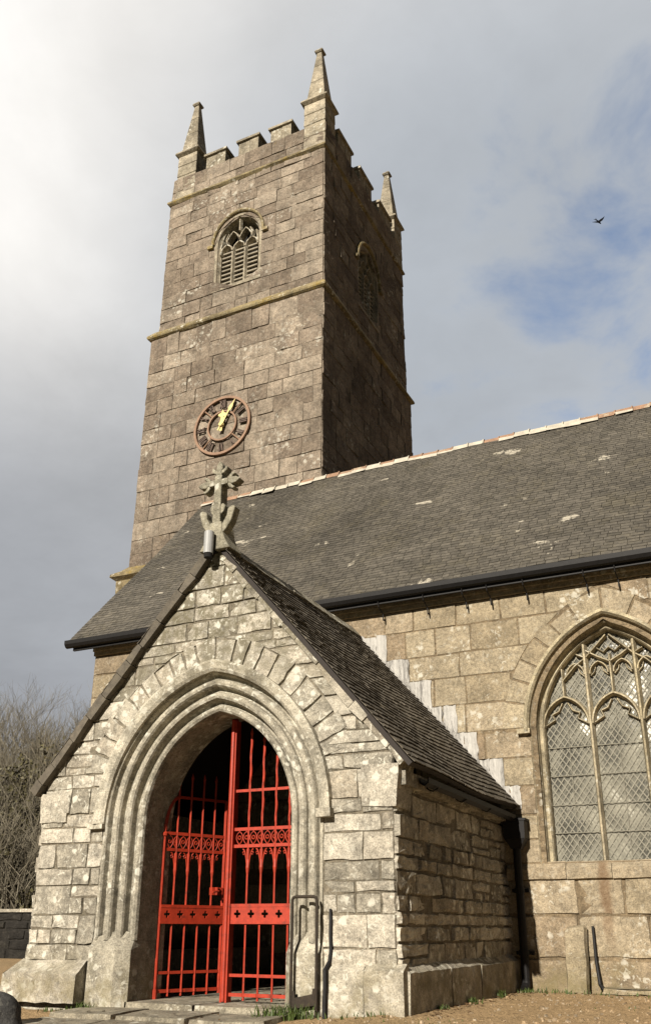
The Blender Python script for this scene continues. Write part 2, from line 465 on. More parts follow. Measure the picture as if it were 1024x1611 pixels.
def arch_pts(c, w0, k, zs, zb=None, n=14):
    r = w0 + k
    th = math.acos(k / r)
    left = [(c + k - r * math.cos(th * i / n), zs + r * math.sin(th * i / n)) for i in range(n + 1)]
    right = [(2 * c - x, z) for x, z in reversed(left[:-1])]
    pts = left + right
    if zb is not None:
        m_ = 6
        jl = [(c - w0, zb + (zs - zb) * i / m_) for i in range(m_)]
        pts = jl + pts + [(2 * c - x, z) for x, z in reversed(jl)]
    return pts


def arch_apex(w0, k, zs):
    return zs + math.sqrt((w0 + k) ** 2 - k * k)


# ---- masonry: every stone is its own rough block standing a little proud of the mortar
def block(mb, quad, to3d, gap=0.008, bev=0.015, proud=0.02, sink=0.03, jit=0.006, mi=0, tint=None, rough=0.006):
    P = [Vector(q) for q in quad]
    c = sum(P, Vector((0, 0))) / len(P)
    n = len(P)

    def inset(d):
        out = []
        for i in range(n):
            a, b, e = P[i - 1], P[i], P[(i + 1) % n]
            e1, e2 = b - a, e - b
            if e1.length < 1e-4 or e2.length < 1e-4:
                out.append(b + (c - b) * 0.1)
                continue
            n1 = Vector((-e1.y, e1.x)).normalized()
            n2 = Vector((-e2.y, e2.x)).normalized()
            q = n1 + n2
            if q.length < 0.3:
                out.append(b + (c - b) * 0.2)
                continue
            q = q.normalized()
            off = d / max(0.35, q.dot(n1))
            off = min(off, (c - b).length * 0.6)
            out.append(b + q * off)
        return out
    A, B = inset(gap), inset(gap + bev)
    ringA, ringB = [], []
    for i in range(n):
        L_ = (A[(i + 1) % n] - A[i]).length
        kk = 1 if L_ < 0.1 else (2 if L_ < 0.3 else 4)
        for q in range(kk):
            f = q / kk
            j = Vector((uni(-jit, jit), uni(-jit, jit)))
            ringA.append(A[i].lerp(A[(i + 1) % n], f) + j)
            ringB.append(B[i].lerp(B[(i + 1) % n], f) + j + Vector((uni(-jit, jit), uni(-jit, jit))) * 0.8)
    d = proud + uni(-rough, rough)
    tx, tz = uni(-1, 1) * rough * 1.5, uni(-1, 1) * rough * 1.5
    N = len(ringA)
    ext = max((p - c).length for p in P) or 1
    fr = lambda p: d + tx * (p.x - c.x) / ext + tz * (p.y - c.y) / ext + uni(-1, 1) * rough * 0.5
    vs = [to3d(p.x, p.y, -sink) for p in ringA] + [to3d(p.x, p.y, fr(p)) for p in ringB]
    mid = [c + (p - c) * 0.5 for p in ringB]
    vs += [to3d(p.x, p.y, fr(p) + 0.2 * rough) for p in mid]
    vs.append(to3d(c.x, c.y, fr(c) + 0.3 * rough))
    fs = [(i, (i + 1) % N, N + (i + 1) % N, N + i) for i in range(N)]
    fs += [(N + i, N + (i + 1) % N, 2 * N + (i + 1) % N, 2 * N + i) for i in range(N)]
    fs += [(2 * N + i, 2 * N + (i + 1) % N, 3 * N) for i in range(N)]
    mb.add(vs, fs, mi, tint)


def courses(z0, z1, h0, h1):
    z = [z0]
    while z[-1] < z1 - h1:
        z.append(z[-1] + uni(h0, h1))
    if z1 - z[-1] < h0 * 0.7:
        z[-1] = z1
    else:
        z.append(z1)
    return z


def masonry(mb, zl, Lf, Rf, hole, wl, wh, to3d, split=0.0, **kw):
    """hole(z) -> list of (a,b) to leave out (a<b), constant in number"""
    for za, zb in zip(zl[:-1], zl[1:]):
        ha, hb = hole(za), hole(zb)
        if all(b - a < 1e-4 for a, b in ha + hb):
            ha, hb = [], []
        ea = [Lf(za)] + [x for h in ha for x in h] + [Rf(za)]
        eb = [Lf(zb)] + [x for h in hb for x in h] + [Rf(zb)]
        for i in range(0, len(ea), 2):
            la, ra, lb, rb = ea[i], ea[i + 1], eb[i], eb[i + 1]
            if ra - la < 0.02 and rb - lb < 0.02:
                continue
            if ra < la:
                la = ra = (la + ra) / 2
            if rb < lb:
                lb = rb = (lb + rb) / 2
            lo, hi = max(la, lb), min(ra, rb)
            cuts = []
            x = min(la, lb)
            while True:
                x += uni(wl, wh)
                if x > max(ra, rb) - wl * 0.55:
                    break
                if lo + 0.05 < x < hi - 0.05:
                    cuts.append(x)
            eds = [(la, lb)] + [(q + uni(-.008, .008), q + uni(-.008, .008)) for q in cuts] + [(ra, rb)]
            for (a0, a1), (b0, b1) in zip(eds[:-1], eds[1:]):
                wd = (b0 + b1 - a0 - a1) / 2
                if wd < 0.03:
                    continue
                if rnd() < split and wd > 0.25 and zb - za > 0.2 and min(b0 - a0, b1 - a1) > 0.15:
                    zm = za + (zb - za) * uni(0.35, 0.65)
                    f = (zm - za) / (zb - za)
                    am, bm_ = a0 + (a1 - a0) * f, b0 + (b1 - b0) * f
                    if rnd() < 0.5:
                        xm = a0 + wd * uni(0.35, 0.65)
                        block(mb, [(a0, za), (xm, za), (xm, zm), (am, zm)], to3d, **kw)
                        block(mb, [(xm, za), (b0, za), (bm_, zm), (xm, zm)], to3d, **kw)
                    else:
                        block(mb, [(a0, za), (b0, za), (bm_, zm), (am, zm)], to3d, **kw)
                    block(mb, [(am, zm), (bm_, zm), (b1, zb), (a1, zb)], to3d, **kw)
                else:
                    q = [(a0, za), (b0, za), (b1, zb), (a1, zb)]
                    if b0 - a0 < 0.01:
                        q = [(a0, za), (b1, zb), (a1, zb)]
                    elif b1 - a1 < 0.01:
                        q = [(a0, za), (b0, za), (b1, zb)]
                    block(mb, q, to3d, **kw)


def sheet(mb, zl, Lf, Rf, hole, to3d, d, mi):
    """the plain mortar face behind the stones"""
    for za, zb in zip(zl[:-1], zl[1:]):
        ea = [Lf(za)] + [x for h in hole(za) for x in h] + [Rf(za)]
        eb = [Lf(zb)] + [x for h in hole(zb) for x in h] + [Rf(zb)]
        for i in range(0, len(ea), 2):
            mb.add([to3d(ea[i], za, d), to3d(max(ea[i], ea[i + 1]), za, d), to3d(max(eb[i], eb[i + 1]), zb, d), to3d(eb[i], zb, d)], [(0, 1, 2, 3)], mi)


def fine_rows(z0, z1, n):
    return [z0 + (z1 - z0) * i / n for i in range(n + 1)]


def voussoirs(mb, c, w_in, w_out, k, zs, zfrom, to3d, wl, wh, **kw):
    """wedge stones round an arch, from height zfrom on either side to the apex"""
    r0, r1 = w_in + k, w_out + k
    th1 = math.acos(k / r0)
    th0 = math.asin(max(0.0, (zfrom - zs)) / r0)
    L_ = (th1 - th0) * (r0 + r1) / 2
    n = max(3, int(L_ / uni(wl, wh)))
    th = [th0 + (th1 - th0) * (i + (uni(-.2, .2) if 0 < i < n else 0)) / n for i in range(n + 1)]
    for sgn in (-1, 1):
        rr = [r1 + uni(-0.05, 0.05) for _ in range(n)]
        for i in range(n):
            a, b = th[i], th[i + 1]
            P = []
            for r, t in ((r0, a), (rr[i], a), (rr[i], b), (r0, b)):
                x = k - r * math.cos(t)
                if r == rr[i] and i == n - 1 and t == b:
                    x = 0.0
                P.append((c - sgn * x if False else c + sgn * -x, zs + r * math.sin(t)))
            if sgn < 0:
                P = [(2 * c - p[0], p[1]) for p in P]
                P = [(2 * c - p[0], p[1]) for p in P]
            # make counter-clockwise
            ar = sum(P[j][0] * P[(j + 1) % 4][1] - P[(j + 1) % 4][0] * P[j][1] for j in range(4))
            if ar < 0:
                P.reverse()
            block(mb, P, to3d, **kw)


def moulding(mb, prof, c, k, zs, zb, mi=0, n=14, cut=None):
    """sweep (half width, y) profile along jambs and a pointed arch"""
    rows_ = []
    for w0, y in prof:
        rows_.append([(x, y, z) for x, z in arch_pts(c, w0, k, zs, zb, n)])
    mb.rows(rows_, mi)
    return rows_


# ------------------------------------------------------------------ ground
def gz(x, y):
    a = max(0.0, min(1.0, (-x - 0.1) / 1.2))
    z = -0.09 * a * max(0.0, min(1.0, (6 - y) / 6))
    if y < -0.2:
        z -= 0.045 * min(8.0, -0.2 - y)
    return z


def axis(fine0, fine1, step, far):
    a = [fine0 + (fine1 - fine0) * i / int((fine1 - fine0) / step) for i in range(int((fine1 - fine0) / step) + 1)]
    s_, x = step, fine1
    while x < far:
        s_ *= 1.35
        x += s_
        a.append(x)
    s_, x = step, fine0
    while x > -far:
        s_ *= 1.35
        x -= s_
        a.insert(0, x)
    return a


mb = MB()
gx, gy = axis(-8, 6, 0.11, 400), axis(-4, 5, 0.11, 400)
mb.rows([[(x, y, gz(x, y) + (uni(-.012, .012) if abs(x) < 9 and abs(y) < 6 else 0)) for x in gx] for y in gy])
tag(mb.build('ground', MAT['gravel'], smooth=True), kind='structure')

mb = MB()
F = lambda u, v, d: (u, v, gz(u, v) + d)
xs = [-3.3, -2.55, -1.75, -0.95]
for ya, yb in ((-0.62, 0.0), (-1.35, -0.64), (-2.1, -1.37), (-2.9, -2.12)):
    for xa, xb in zip(xs[:-1], xs[1:]):
        block(mb, [(xa + uni(0, .02), ya), (xb, ya), (xb, yb), (xa, yb)], F, gap=0.008, bev=0.012, proud=0.018 if ya < -0.63 else 0.045, sink=0.05, jit=0.006, rough=0.004)
tag(mb.build('path', MAT['paving']), kind='structure')

# porch floor
mb = MB()
for i in range(4):
    for j in range(4):
        block(mb, [(-3.7 + i * 0.8, 0.02 + j * 0.9), (-2.9 + i * 0.8, 0.02 + j * 0.9), (-2.9 + i * 0.8, 0.92 + j * 0.9), (-3.7 + i * 0.8, 0.92 + j * 0.9)],
              lambda u, v, d: (u, v, d), gap=0.006, bev=0.008, proud=0.0, sink=0.15, jit=0.003, rough=0.002)
tag(mb.build('porch_floor', MAT['paving']), kind='structure')

# ------------------------------------------------------------------ porch
PC, PW, PD = -2.05, 2.1, 3.68                 # centre, half width, depth
PX0, PX1 = -4.2, 0.0
ZR, ZE, OV = 4.76, 2.10, 0.235                # ridge, eave, overhang
SL = (ZR - ZE) / (PX1 + OV - PC)              # roof slope
AW, AK, AS = 0.88, 0.266, 1.71                # arch half width, centre offset, springing
AC = -2.02
porch = thing('church_porch', 'pale granite gabled church porch with pointed archway and cross on top', 'porch', (PC, 0, 0))
F = lambda u, z, d: (u, -d, z)
rake = lambda z: (ZR - 0.03 - z) / SL         # half width of the gable at height z
PL = lambda z: max(PX0 + 0.012 * max(0, z - 0.4), PC - rake(z)) if z > 0.36 else PX0
PR = lambda z: min(PX1, PC + rake(z))
ahole = lambda z: [(AC - arch_w(1.30, AK, z, AS), AC + arch_w(1.30, AK, z, AS))] if z < 2.25 else [(AC - arch_w(1.66, AK, z, AS), AC + arch_w(1.66, AK, z, AS))]
mb = MB()
zl = courses(0.36, 2.10, 0.13, 0.30)[:-1] + [2.1] + courses(2.10, 4.70, 0.14, 0.27)[1:]
za_ = arch_apex(1.66, AK, AS)
zl = sorted([z for z in zl if abs(z - za_) > .09 and abs(z - za_ + .12) > .06] + [za_, za_ - .12])
zl = [z for i, z in enumerate(zl) if i == 0 or z - zl[i - 1] > 0.05]
masonry(mb, zl, PL, PR, ahole, 0.22, 0.62, F, split=0.30, gap=0.002, bev=0.009, proud=0.012, sink=0.03, jit=0.006, rough=0.008)
# large corner stones below the kneelers
voussoirs(mb, AC, 1.385, 1.70, AK, AS, 2.22, F, 0.12, 0.19, gap=0.003, bev=0.012, proud=0.02, sink=0.05, jit=0.007, rough=0.006)
fr = fine_rows(0.0, 4.72, 90)
mh = lambda z: [(AC - arch_w(1.29, AK, z, AS), AC + arch_w(1.29, AK, z, AS))]
sheet(mb, fr, lambda z: PL(z) + 0.02, lambda z: max(PL(z) + .02, PR(z) - 0.02), mh, F, 0.0, 1)
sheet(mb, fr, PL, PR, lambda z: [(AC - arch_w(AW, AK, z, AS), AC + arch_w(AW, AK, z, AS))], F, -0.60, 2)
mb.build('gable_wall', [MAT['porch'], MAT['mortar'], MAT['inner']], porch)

# plinth stones
mb = MB()


def plinth_run(mb, x0, x1, lengths, to3d, out, zb, zt, cham):
    x = x0
    while x < x1 - 0.05:
        q = min(x1, x + uni(*lengths))
        if x1 - q < 0.2:
            q = x1
        t = (rnd(), rnd(), rnd())
        a, b = x + 0.006, q - 0.006
        o = out + uni(-.008, .008)
        pr = [(o, zb), (o + uni(-.01, .01), zt - cham), (0.0, zt), (-0.05, zt)]
        k_ = 5
        rr = []
        for d, z in pr:
            rr.append([to3d(a + (b - a) * i / k_, z + uni(-.006, .006), d + uni(-.005, .005)) for i in range(k_ + 1)])
        mb.rows(rr, 0, tint=t)
        for e in (a, b):
            mb.add([to3d(e, z, d) for d, z in pr] + [to3d(e, zb, -0.05)], [(0, 1, 2, 3, 4)], 0, t)
        x = q


plinth_run(mb, -0.70, 0.09, (0.4, 0.6), F, 0.075, -0.15, 0.40, 0.06)
mb.build('plinth', MAT['porch'], porch)
mb = MB()
plinth_run(mb, 0.0, 3.66, (0.5, 1.1), lambda u, z, d: (d, u, z), 0.10, -0.05, 0.40, 0.07)
mb.build('plinth', MAT['porch'], porch)
# the big worn block on the left pier and its footing
mb = MB()
P = lambda u, z, d: (u, -d, z)
for (xa, xb, za, zb, dd) in ((-4.33, -3.36, -0.02, 0.37, 0.19), (-4.30, -3.38, -0.25, -0.025, 0.18)):
    t = (0.7, rnd(), rnd())
    rr = []
    for d, z, e in ((dd, za, 0), (dd, zb - 0.13, 0.01), (0.02, zb, 0.08), (-0.05, zb, 0.09)):
        rr.append([P(xa + e * 1.5 + (xb - xa - e * 1.5 - e * .1) * i / 8, z + uni(-.012, .012), d + uni(-.01, .01)) for i in range(9)])
    mb.rows(rr, 0, tint=t)
    mb.add([P(xa, za, dd), P(xa + .015, zb - .13, dd), P(xa + .12, zb, .02), P(xa + .13, zb, -0.4), P(xa, za, -0.4)], [(0, 1, 2, 3, 4)], 0, t)
    mb.add([P(xb, za, dd), P(xb, zb - .13, dd), P(xb, zb, .02), P(xb, zb, -0.05), P(xb, za, -0.05)], [(0, 1, 2, 3, 4)], 0, t)
mb.build('plinth', MAT['porch'], porch)

# side walls (rubble), east one in view
for xw, sg in ((PX1, 1), (PX0, -1)):
    mb = MB()
    Fs = lambda u, z, d, xw=xw, sg=sg: (xw + sg * d, u, z)
    masonry(mb, courses(0.36, 1.98, 0.10, 0.24), lambda z: 0.004, lambda z: PD, lambda z: [], 0.25, 0.75, Fs, split=0.25, gap=0.003, bev=0.013, proud=0.016, sink=0.04, jit=0.008, rough=0.014)
    mb.box(xw - sg * 0.0 - (0.5 if sg > 0 else 0.0), xw + (0.5 if sg < 0 else 0.0), 0.02, PD, -0.1, 2.0, 1)
    mb.box(min(xw, xw - sg * 0.5), max(xw, xw - sg * 0.5), 0.61, PD - 0.01, -0.1, 2.002, 2) if False else None
    mb.build('side_wall', [MAT['porch'], MAT['mortar'], MAT['inner']], porch)

# kneeler stones at the feet of the gable
mb = MB()
block(mb, [(-0.33, 1.72), (0.045, 1.72), (0.075, 2.02), (0.09, 2.14), (-0.33, 2.14)], F, gap=0.0, bev=0.018, proud=0.035, sink=0.30, jit=0.006, rough=0.004, tint=(.6, .2, .4))
mb.build('kneeler', MAT['porch'], porch)
mb = MB()
block(mb, [(-4.23, 1.73), (-3.83, 1.73), (-3.80, 2.06), (-4.25, 2.08)], F, gap=0.0, bev=0.018, proud=0.03, sink=0.30, jit=0.006, rough=0.004, tint=(.5, .3, .4))
mb.build('kneeler', MAT['porch'], porch)

# arch mouldings
mb = MB()
zb_st = 0.56
prof = [(1.31, 0.03), (1.30, -0.015), (1.275, -0.015), (1.262, 0.0), (1.25, 0.06), (1.225, 0.068), (1.212, 0.028), (1.20, 0.01), (1.175, 0.004), (1.15, 0.012), (1.136, 0.035), (1.128, 0.10), (1.108, 0.112), (1.09, 0.10),
        (1.082, 0.065), (1.065, 0.045), (1.04, 0.04), (1.015, 0.052), (1.005, 0.075), (0.998, 0.145), (0.98, 0.158), (0.962, 0.145), (0.953, 0.115), (0.935, 0.10), (0.912, 0.10), (0.89, 0.118), (0.88, 0.15), (0.88, 0.62)]
moulding(mb, prof, AC, AK, AS, zb_st, n=16)
# plain stops below the mouldings, sloping in
for sg in (-1, 1):
    f = lambda w_, y, z: (AC + sg * w_, y, z)
    t = (0.4, rnd(), rnd())
    outl = [(1.33, 0.03), (1.32, -0.05), (1.0, -0.04), (0.885, 0.07), (0.88, 0.62)]
    b_ = [f(w_, y, -0.2) for w_, y in outl]
    a_ = [f(w_, y, 0.47) for w_, y in outl]
    top = [f(1.31, 0.03, .58), f(1.30, -0.01, .58), f(1.06, 0.10, .66), f(0.90, 0.16, .62), f(0.88, 0.62, .62)]
    mb.rows([b_, a_, top], 0, tint=t)
mb.build('archway', MAT['trim'], porch)

mb = MB()
hp = [(1.275, 0.02), (1.28, -0.05), (1.31, -0.075), (1.375, -0.095), (1.40, -0.085), (1.40, 0.02)]
rr = []
for w0, y in hp:
    rr.append([(x, y, z) for x, z in arch_pts(AC, w0, AK, AS, 1.68, 18)][5:-5])
mb.rows(rr, 0)
for x_ in (0, -1):
    mb.add([r[x_] for r in rr], [tuple(range(len(rr)))])
# returned stop on the east end, short level label on the west
mb.box(AC + 1.265, AC + 1.415, -0.105, 0.02, 1.66, 1.74)
mb.box(AC - 1.48, AC - 1.28, -0.075, 0.02, 1.655, 1.705)
mb.build('hood_mould', MAT['trim'], porch)


# ---- slates
def slates(mb, to3d, u0, u1, s1, wmin, wmax, expo, thick=0.009, ufun=None, jag=0.0, mi=0):
    """to3d(u, s, d): along the eave, up the slope, off the plane"""
    s_, row = 0.0, 0
    while s_ < s1:
        L_ = min(expo * 1.25, s1 - s_ + 0.01)
        a0, a1 = (u0, u1) if ufun is None else ufun(s_)
        x = a0 - uni(0, wmax) * (row % 2) * 0.5 - 0.02
        while x < a1 - 0.02:
            wd = uni(wmin, wmax)
            a, b = max(x, a0) + 0.003, min(x + wd, a1) - 0.003
            x += wd
            if b - a < 0.02:
                continue
            j = uni(-jag, jag)
            h0, h1_ = thick * 2.2 + uni(-.3, .8) * thick, thick * 2.2 + uni(-.3, .8) * thick
            P = [to3d(a, s_ + j, h0), to3d(b, s_ + j + uni(-jag, jag) * .5, h1_), to3d(b, s_ + L_, 0.002), to3d(a, s_ + L_, 0.002),
                 to3d(a, s_ + j, h0 - thick * 1.3), to3d(b, s_ + j, h1_ - thick * 1.3)]
            mb.add(P, [(0, 1, 2, 3), (4, 5, 1, 0), (4, 0, 3), (1, 5, 2)], mi)
        s_ += expo * uni(0.96, 1.04)
        row += 1


LS = math.hypot(PC - PX0 + OV, ZR - ZE)
mb = MB()
cs, sn = (PX1 + OV - PC) / math.hypot(PX1 + OV - PC, ZR - ZE), (ZR - ZE) / math.hypot(PX1 + OV - PC, ZR - ZE)
for sg in (1, -1):
    def TF(u, s, d, sg=sg):
        sag = 0.012 * math.sin(u * 2.3 + s) - 0.02 * math.sin(PI * min(1, max(0, u / PD)))
        h = (PX1 + OV - PC) - s * cs
        return (PC + sg * (h + d * sn), u, ZE + s * sn + d * cs + sag)
    sl_len = math.hypot(PX1 + OV - PC, ZR - ZE)
    slates(mb, TF, -0.09, PD - 0.01, sl_len, 0.11, 0.22, 0.092, 0.008, jag=0.008)
    # boarding under the slates
    for dd in (-.012, -.06):
        mb.rows([[TF(-0.05 + (PD + .05) * i / 24, .03 + (sl_len - .03) * j / 12, dd) for i in range(25)] for j in range(13)], 1)
    mb.rows([[TF(-0.05, .03 + (sl_len - .03) * j / 12, dd) for j in range(13)] for dd in (-.012, -.06)], 1)
    mb.rows([[TF(-0.05 + (PD + .05) * i / 24, .03, dd) for i in range(25)] for dd in (-.012, -.06)], 1)
proof = mb.build('roof', [MAT['porch_slate'], MAT['door']], porch)
# stone ridge
mb = MB()
y = -0.06
while y < PD - 0.3:
    q = y + uni(0.35, 0.5)
    z = ZR + uni(-.01, .01)
    mb.add([(PC - 0.14, y, z - .12), (PC, y, z + .045), (PC + .14, y, z - .12), (PC - .14, q - .01, z - .12), (PC, q - .01, z + .045), (PC + .14, q - .01, z - .12)],
           [(0, 1, 4, 3), (1, 2, 5, 4), (0, 2, 1), (3, 4, 5), (0, 3, 5, 2)])
    y = q
mb.build('ridge_stones', MAT['trim'], proof)

# rough coping stones bedded along both rakes
for sg in (1, -1):
    mb = MB()
    s_ = 0.10 if sg > 0 else 0.0
    while s_ < sl_len - 0.25:
        q = min(sl_len - 0.2, s_ + (uni(0.14, 0.42)))
        d0, d1 = (-0.115 + uni(-.02, .02), -0.045) if sg > 0 else (-0.085, 0.0)
        d1 += uni(-.012, .012)
        yf = (-0.04 if sg > 0 else -0.10) + uni(-.015, .012)
        t = (rnd(), rnd(), rnd())
        def C(s, d, y, sg=sg):
            h = (PX1 + OV - PC) - s * cs
            return (PC + sg * (h + d * sn), y, ZE + s * sn + d * cs)
        j = [uni(-.018, .018) for _ in range(8)]
        vs = [C(s_ + .004, d0 + j[0], yf), C(q - .004, d0 + j[1], yf), C(q - .004, d1 + j[2], yf), C(s_ + .004, d1 + j[3], yf),
              C(s_ + .004, d0 + j[0], 0.3), C(q - .004, d0 + j[1], 0.3), C(q - .004, d1 + j[2], 0.3), C(s_ + .004, d1 + j[3], 0.3)]
        mb.add(vs, [(0, 1, 2, 3), (0, 1, 5, 4), (1, 2, 6, 5), (2, 3, 7, 6), (3, 0, 4, 7)], 0, t)
        s_ = q
    mb.build('coping', MAT['porch'] if sg > 0 else MAT['porch_slate'], porch)

# saddle stone with gable cross
XC, CY = -2.05, -0.03
mb = MB()
F0 = lambda u, z, d: (XC + u, CY - d, z)
mb.prism([(-0.20, 4.62), (0.20, 4.62), (0.13, 4.74), (0.09, 4.84), (0.075, 4.96), (-0.075, 4.96), (-0.09, 4.84), (-0.13, 4.74)], F0, 0.08, -0.20)
for sg in (1, -1):       # leaf brackets either side of the foot
    mb.prism([(sg * a, b) for a, b in ((0.05, 4.80), (0.12, 4.85), (0.19, 4.95), (0.22, 5.05), (0.24, 5.12), (0.20, 5.145), (0.14, 5.11), (0.13, 5.03), (0.085, 4.95), (0.045, 4.91))], F0, 0.065, -0.055)
    mb.prism([(sg * a, b) for a, b in ((0.03, 5.04), (0.085, 5.09), (0.10, 5.16), (0.07, 5.20), (0.03, 5.17))], F0, 0.06, -0.10)
mb.prism([(-0.052, 4.94), (0.052, 4.94), (0.046, 5.40), (0.048, 5.56), (-0.048, 5.56), (-0.046, 5.40)], F0, 0.075, -0.075)
for rot in (0, 1, -1):   # three fleury arms
    def Q(a, b, rot=rot):
        a, b = a * .80, b * .84
        a, b = (a, b) if rot == 0 else ((-b, a) if rot == 1 else (b, -a))
        return (a, 5.47 + b)
    mb.prism([Q(-.05, .0), Q(.05, .0), Q(.047, .15), Q(-.047, .15)], F0, 0.070 + .002 * rot, -0.070 - .002 * rot)
    mb.prism([Q(0, .34), Q(-.05, .27), Q(-.055, .20), Q(-.02, .14), Q(.02, .14), Q(.055, .20), Q(.05, .27)], F0, 0.062 + .002 * rot, -0.062 - .002 * rot)
    for s2 in (1, -1):
        mb.prism([Q(s2 * .03, .13), Q(s2 * .075, .145), Q(s2 * .115, .175), Q(s2 * .135, .225), Q(s2 * .105, .255), Q(s2 * .085, .215), Q(s2 * .05, .195), Q(s2 * .02, .19)], F0, 0.055 + .002 * rot, -0.055 - .002 * rot)
cr = mb.build('gable_cross', MAT['cross'], porch)
bv = cr.modifiers.new('soft', 'BEVEL')
bv.width = 0.012
bv.segments = 2

# stepped lead and mortar flashing where the porch roof meets the nave wall
mb = MB()
zs_ = [2.11, 2.38, 2.74, 3.112, 3.50, 3.887, 4.228, 4.622]
for i, (za, zb) in enumerate(zip(zs_[:-1], zs_[1:])):
    xl = PC + (ZR - zb) / SL
    xr = PC + (ZR - za) / SL
    xo = xr + (uni(0.05, 0.11) if za > 2.2 else .03)
    xm = xl + (xo - xl) * uni(.45, .6)
    for x0_, x1_ in ((xl - 0.03, xm), (xm + .005, xo)):
        z0_ = za - uni(0, .03)
        nn = 5
        rr = []
        for i2 in range(nn + 1):
            f2 = i2 / nn
            row = [(x0_ + (x1_ - x0_) * j2 / 3 + uni(-.012, .012), 3.652 + uni(-.006, .006), zb + (z0_ - zb) * f2 + uni(-.012, .012)) for j2 in range(4)]
            rr.append([(row[0][0], 3.69, row[0][2])] + row + [(row[-1][0], 3.69, row[-1][2])])
        mb.rows(rr)
        mb.add([rr[0][1], rr[0][4], rr[0][5], rr[0][0]], [(0, 1, 2, 3)])
    # raked upstand
    mb.add([(xl, 3.64, zb + .03), (xl + .035, 3.64, zb + .03), (xr + .035, 3.64, za + .03), (xr, 3.64, za + .03), (xl, 3.69, zb + .03), (xl + .035, 3.69, zb + .03), (xr + .035, 3.69, za + .03), (xr, 3.69, za + .03)],
           [(0, 1, 2, 3), (1, 2, 6, 5), (0, 3, 7, 4)], 0)
mb.build('flashing', MAT['lead'], porch)

# eave plate and soffit, east and west
for sg in (1, -1):
    mb = MB()
    xw = PX1 if sg > 0 else PX0
    a, b = sorted((xw, xw + sg * 0.10))
    mb.box(a, b, 0.05, PD - .02, 1.93, 2.06)
    mb.build('wall_plate', MAT['porch'], porch)

# porch bench inside and inner door in its stone frame
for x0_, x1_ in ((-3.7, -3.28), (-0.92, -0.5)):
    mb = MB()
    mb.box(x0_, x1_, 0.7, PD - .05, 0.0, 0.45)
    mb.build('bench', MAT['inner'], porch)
mb = MB()
mb.prism([(x, z) for x, z in arch_pts(AC, 0.65, 0.2, 1.5, 0.0, 8)], lambda u, z, d: (u, PD - 0.06 - d, z), 0.0, 0.04)
mb.build('inner_door', MAT['door'], porch)

# ------------------------------------------------------------------ gates
GY = 0.50


def quatre(mb, cx, cz, w_, h_, to3d, r0, mi=0):
    n = 32
    o_, i_ = [], []
    for k_ in range(n):
        t = 2 * PI * (k_ + 0.5) / n
        c_, s_ = math.cos(t), math.sin(t)
        q = min(w_ / 2 / abs(c_) if abs(c_) > 1e-6 else 9, h_ / 2 / abs(s_) if abs(s_) > 1e-6 else 9)
        o_.append((cx + c_ * q, cz + s_ * q))
        rr = r0 * (0.35 + 0.75 * abs(math.cos(2 * t)) ** 0.8)
        i_.append((cx + c_ * rr, cz + s_ * rr))
    for d in (0.006, -0.006):
        mb.add([to3d(*p, d) for p in o_] + [to3d(*p, d) for p in i_], [(k_, (k_ + 1) % n, n + (k_ + 1) % n, n + k_) for k_ in range(n)], mi)
    mb.add([to3d(*p, .006) for p in i_] + [to3d(*p, -.006) for p in i_], [(k_, (k_ + 1) % n, n + (k_ + 1) % n, n + k_) for k_ in range(n)], mi)


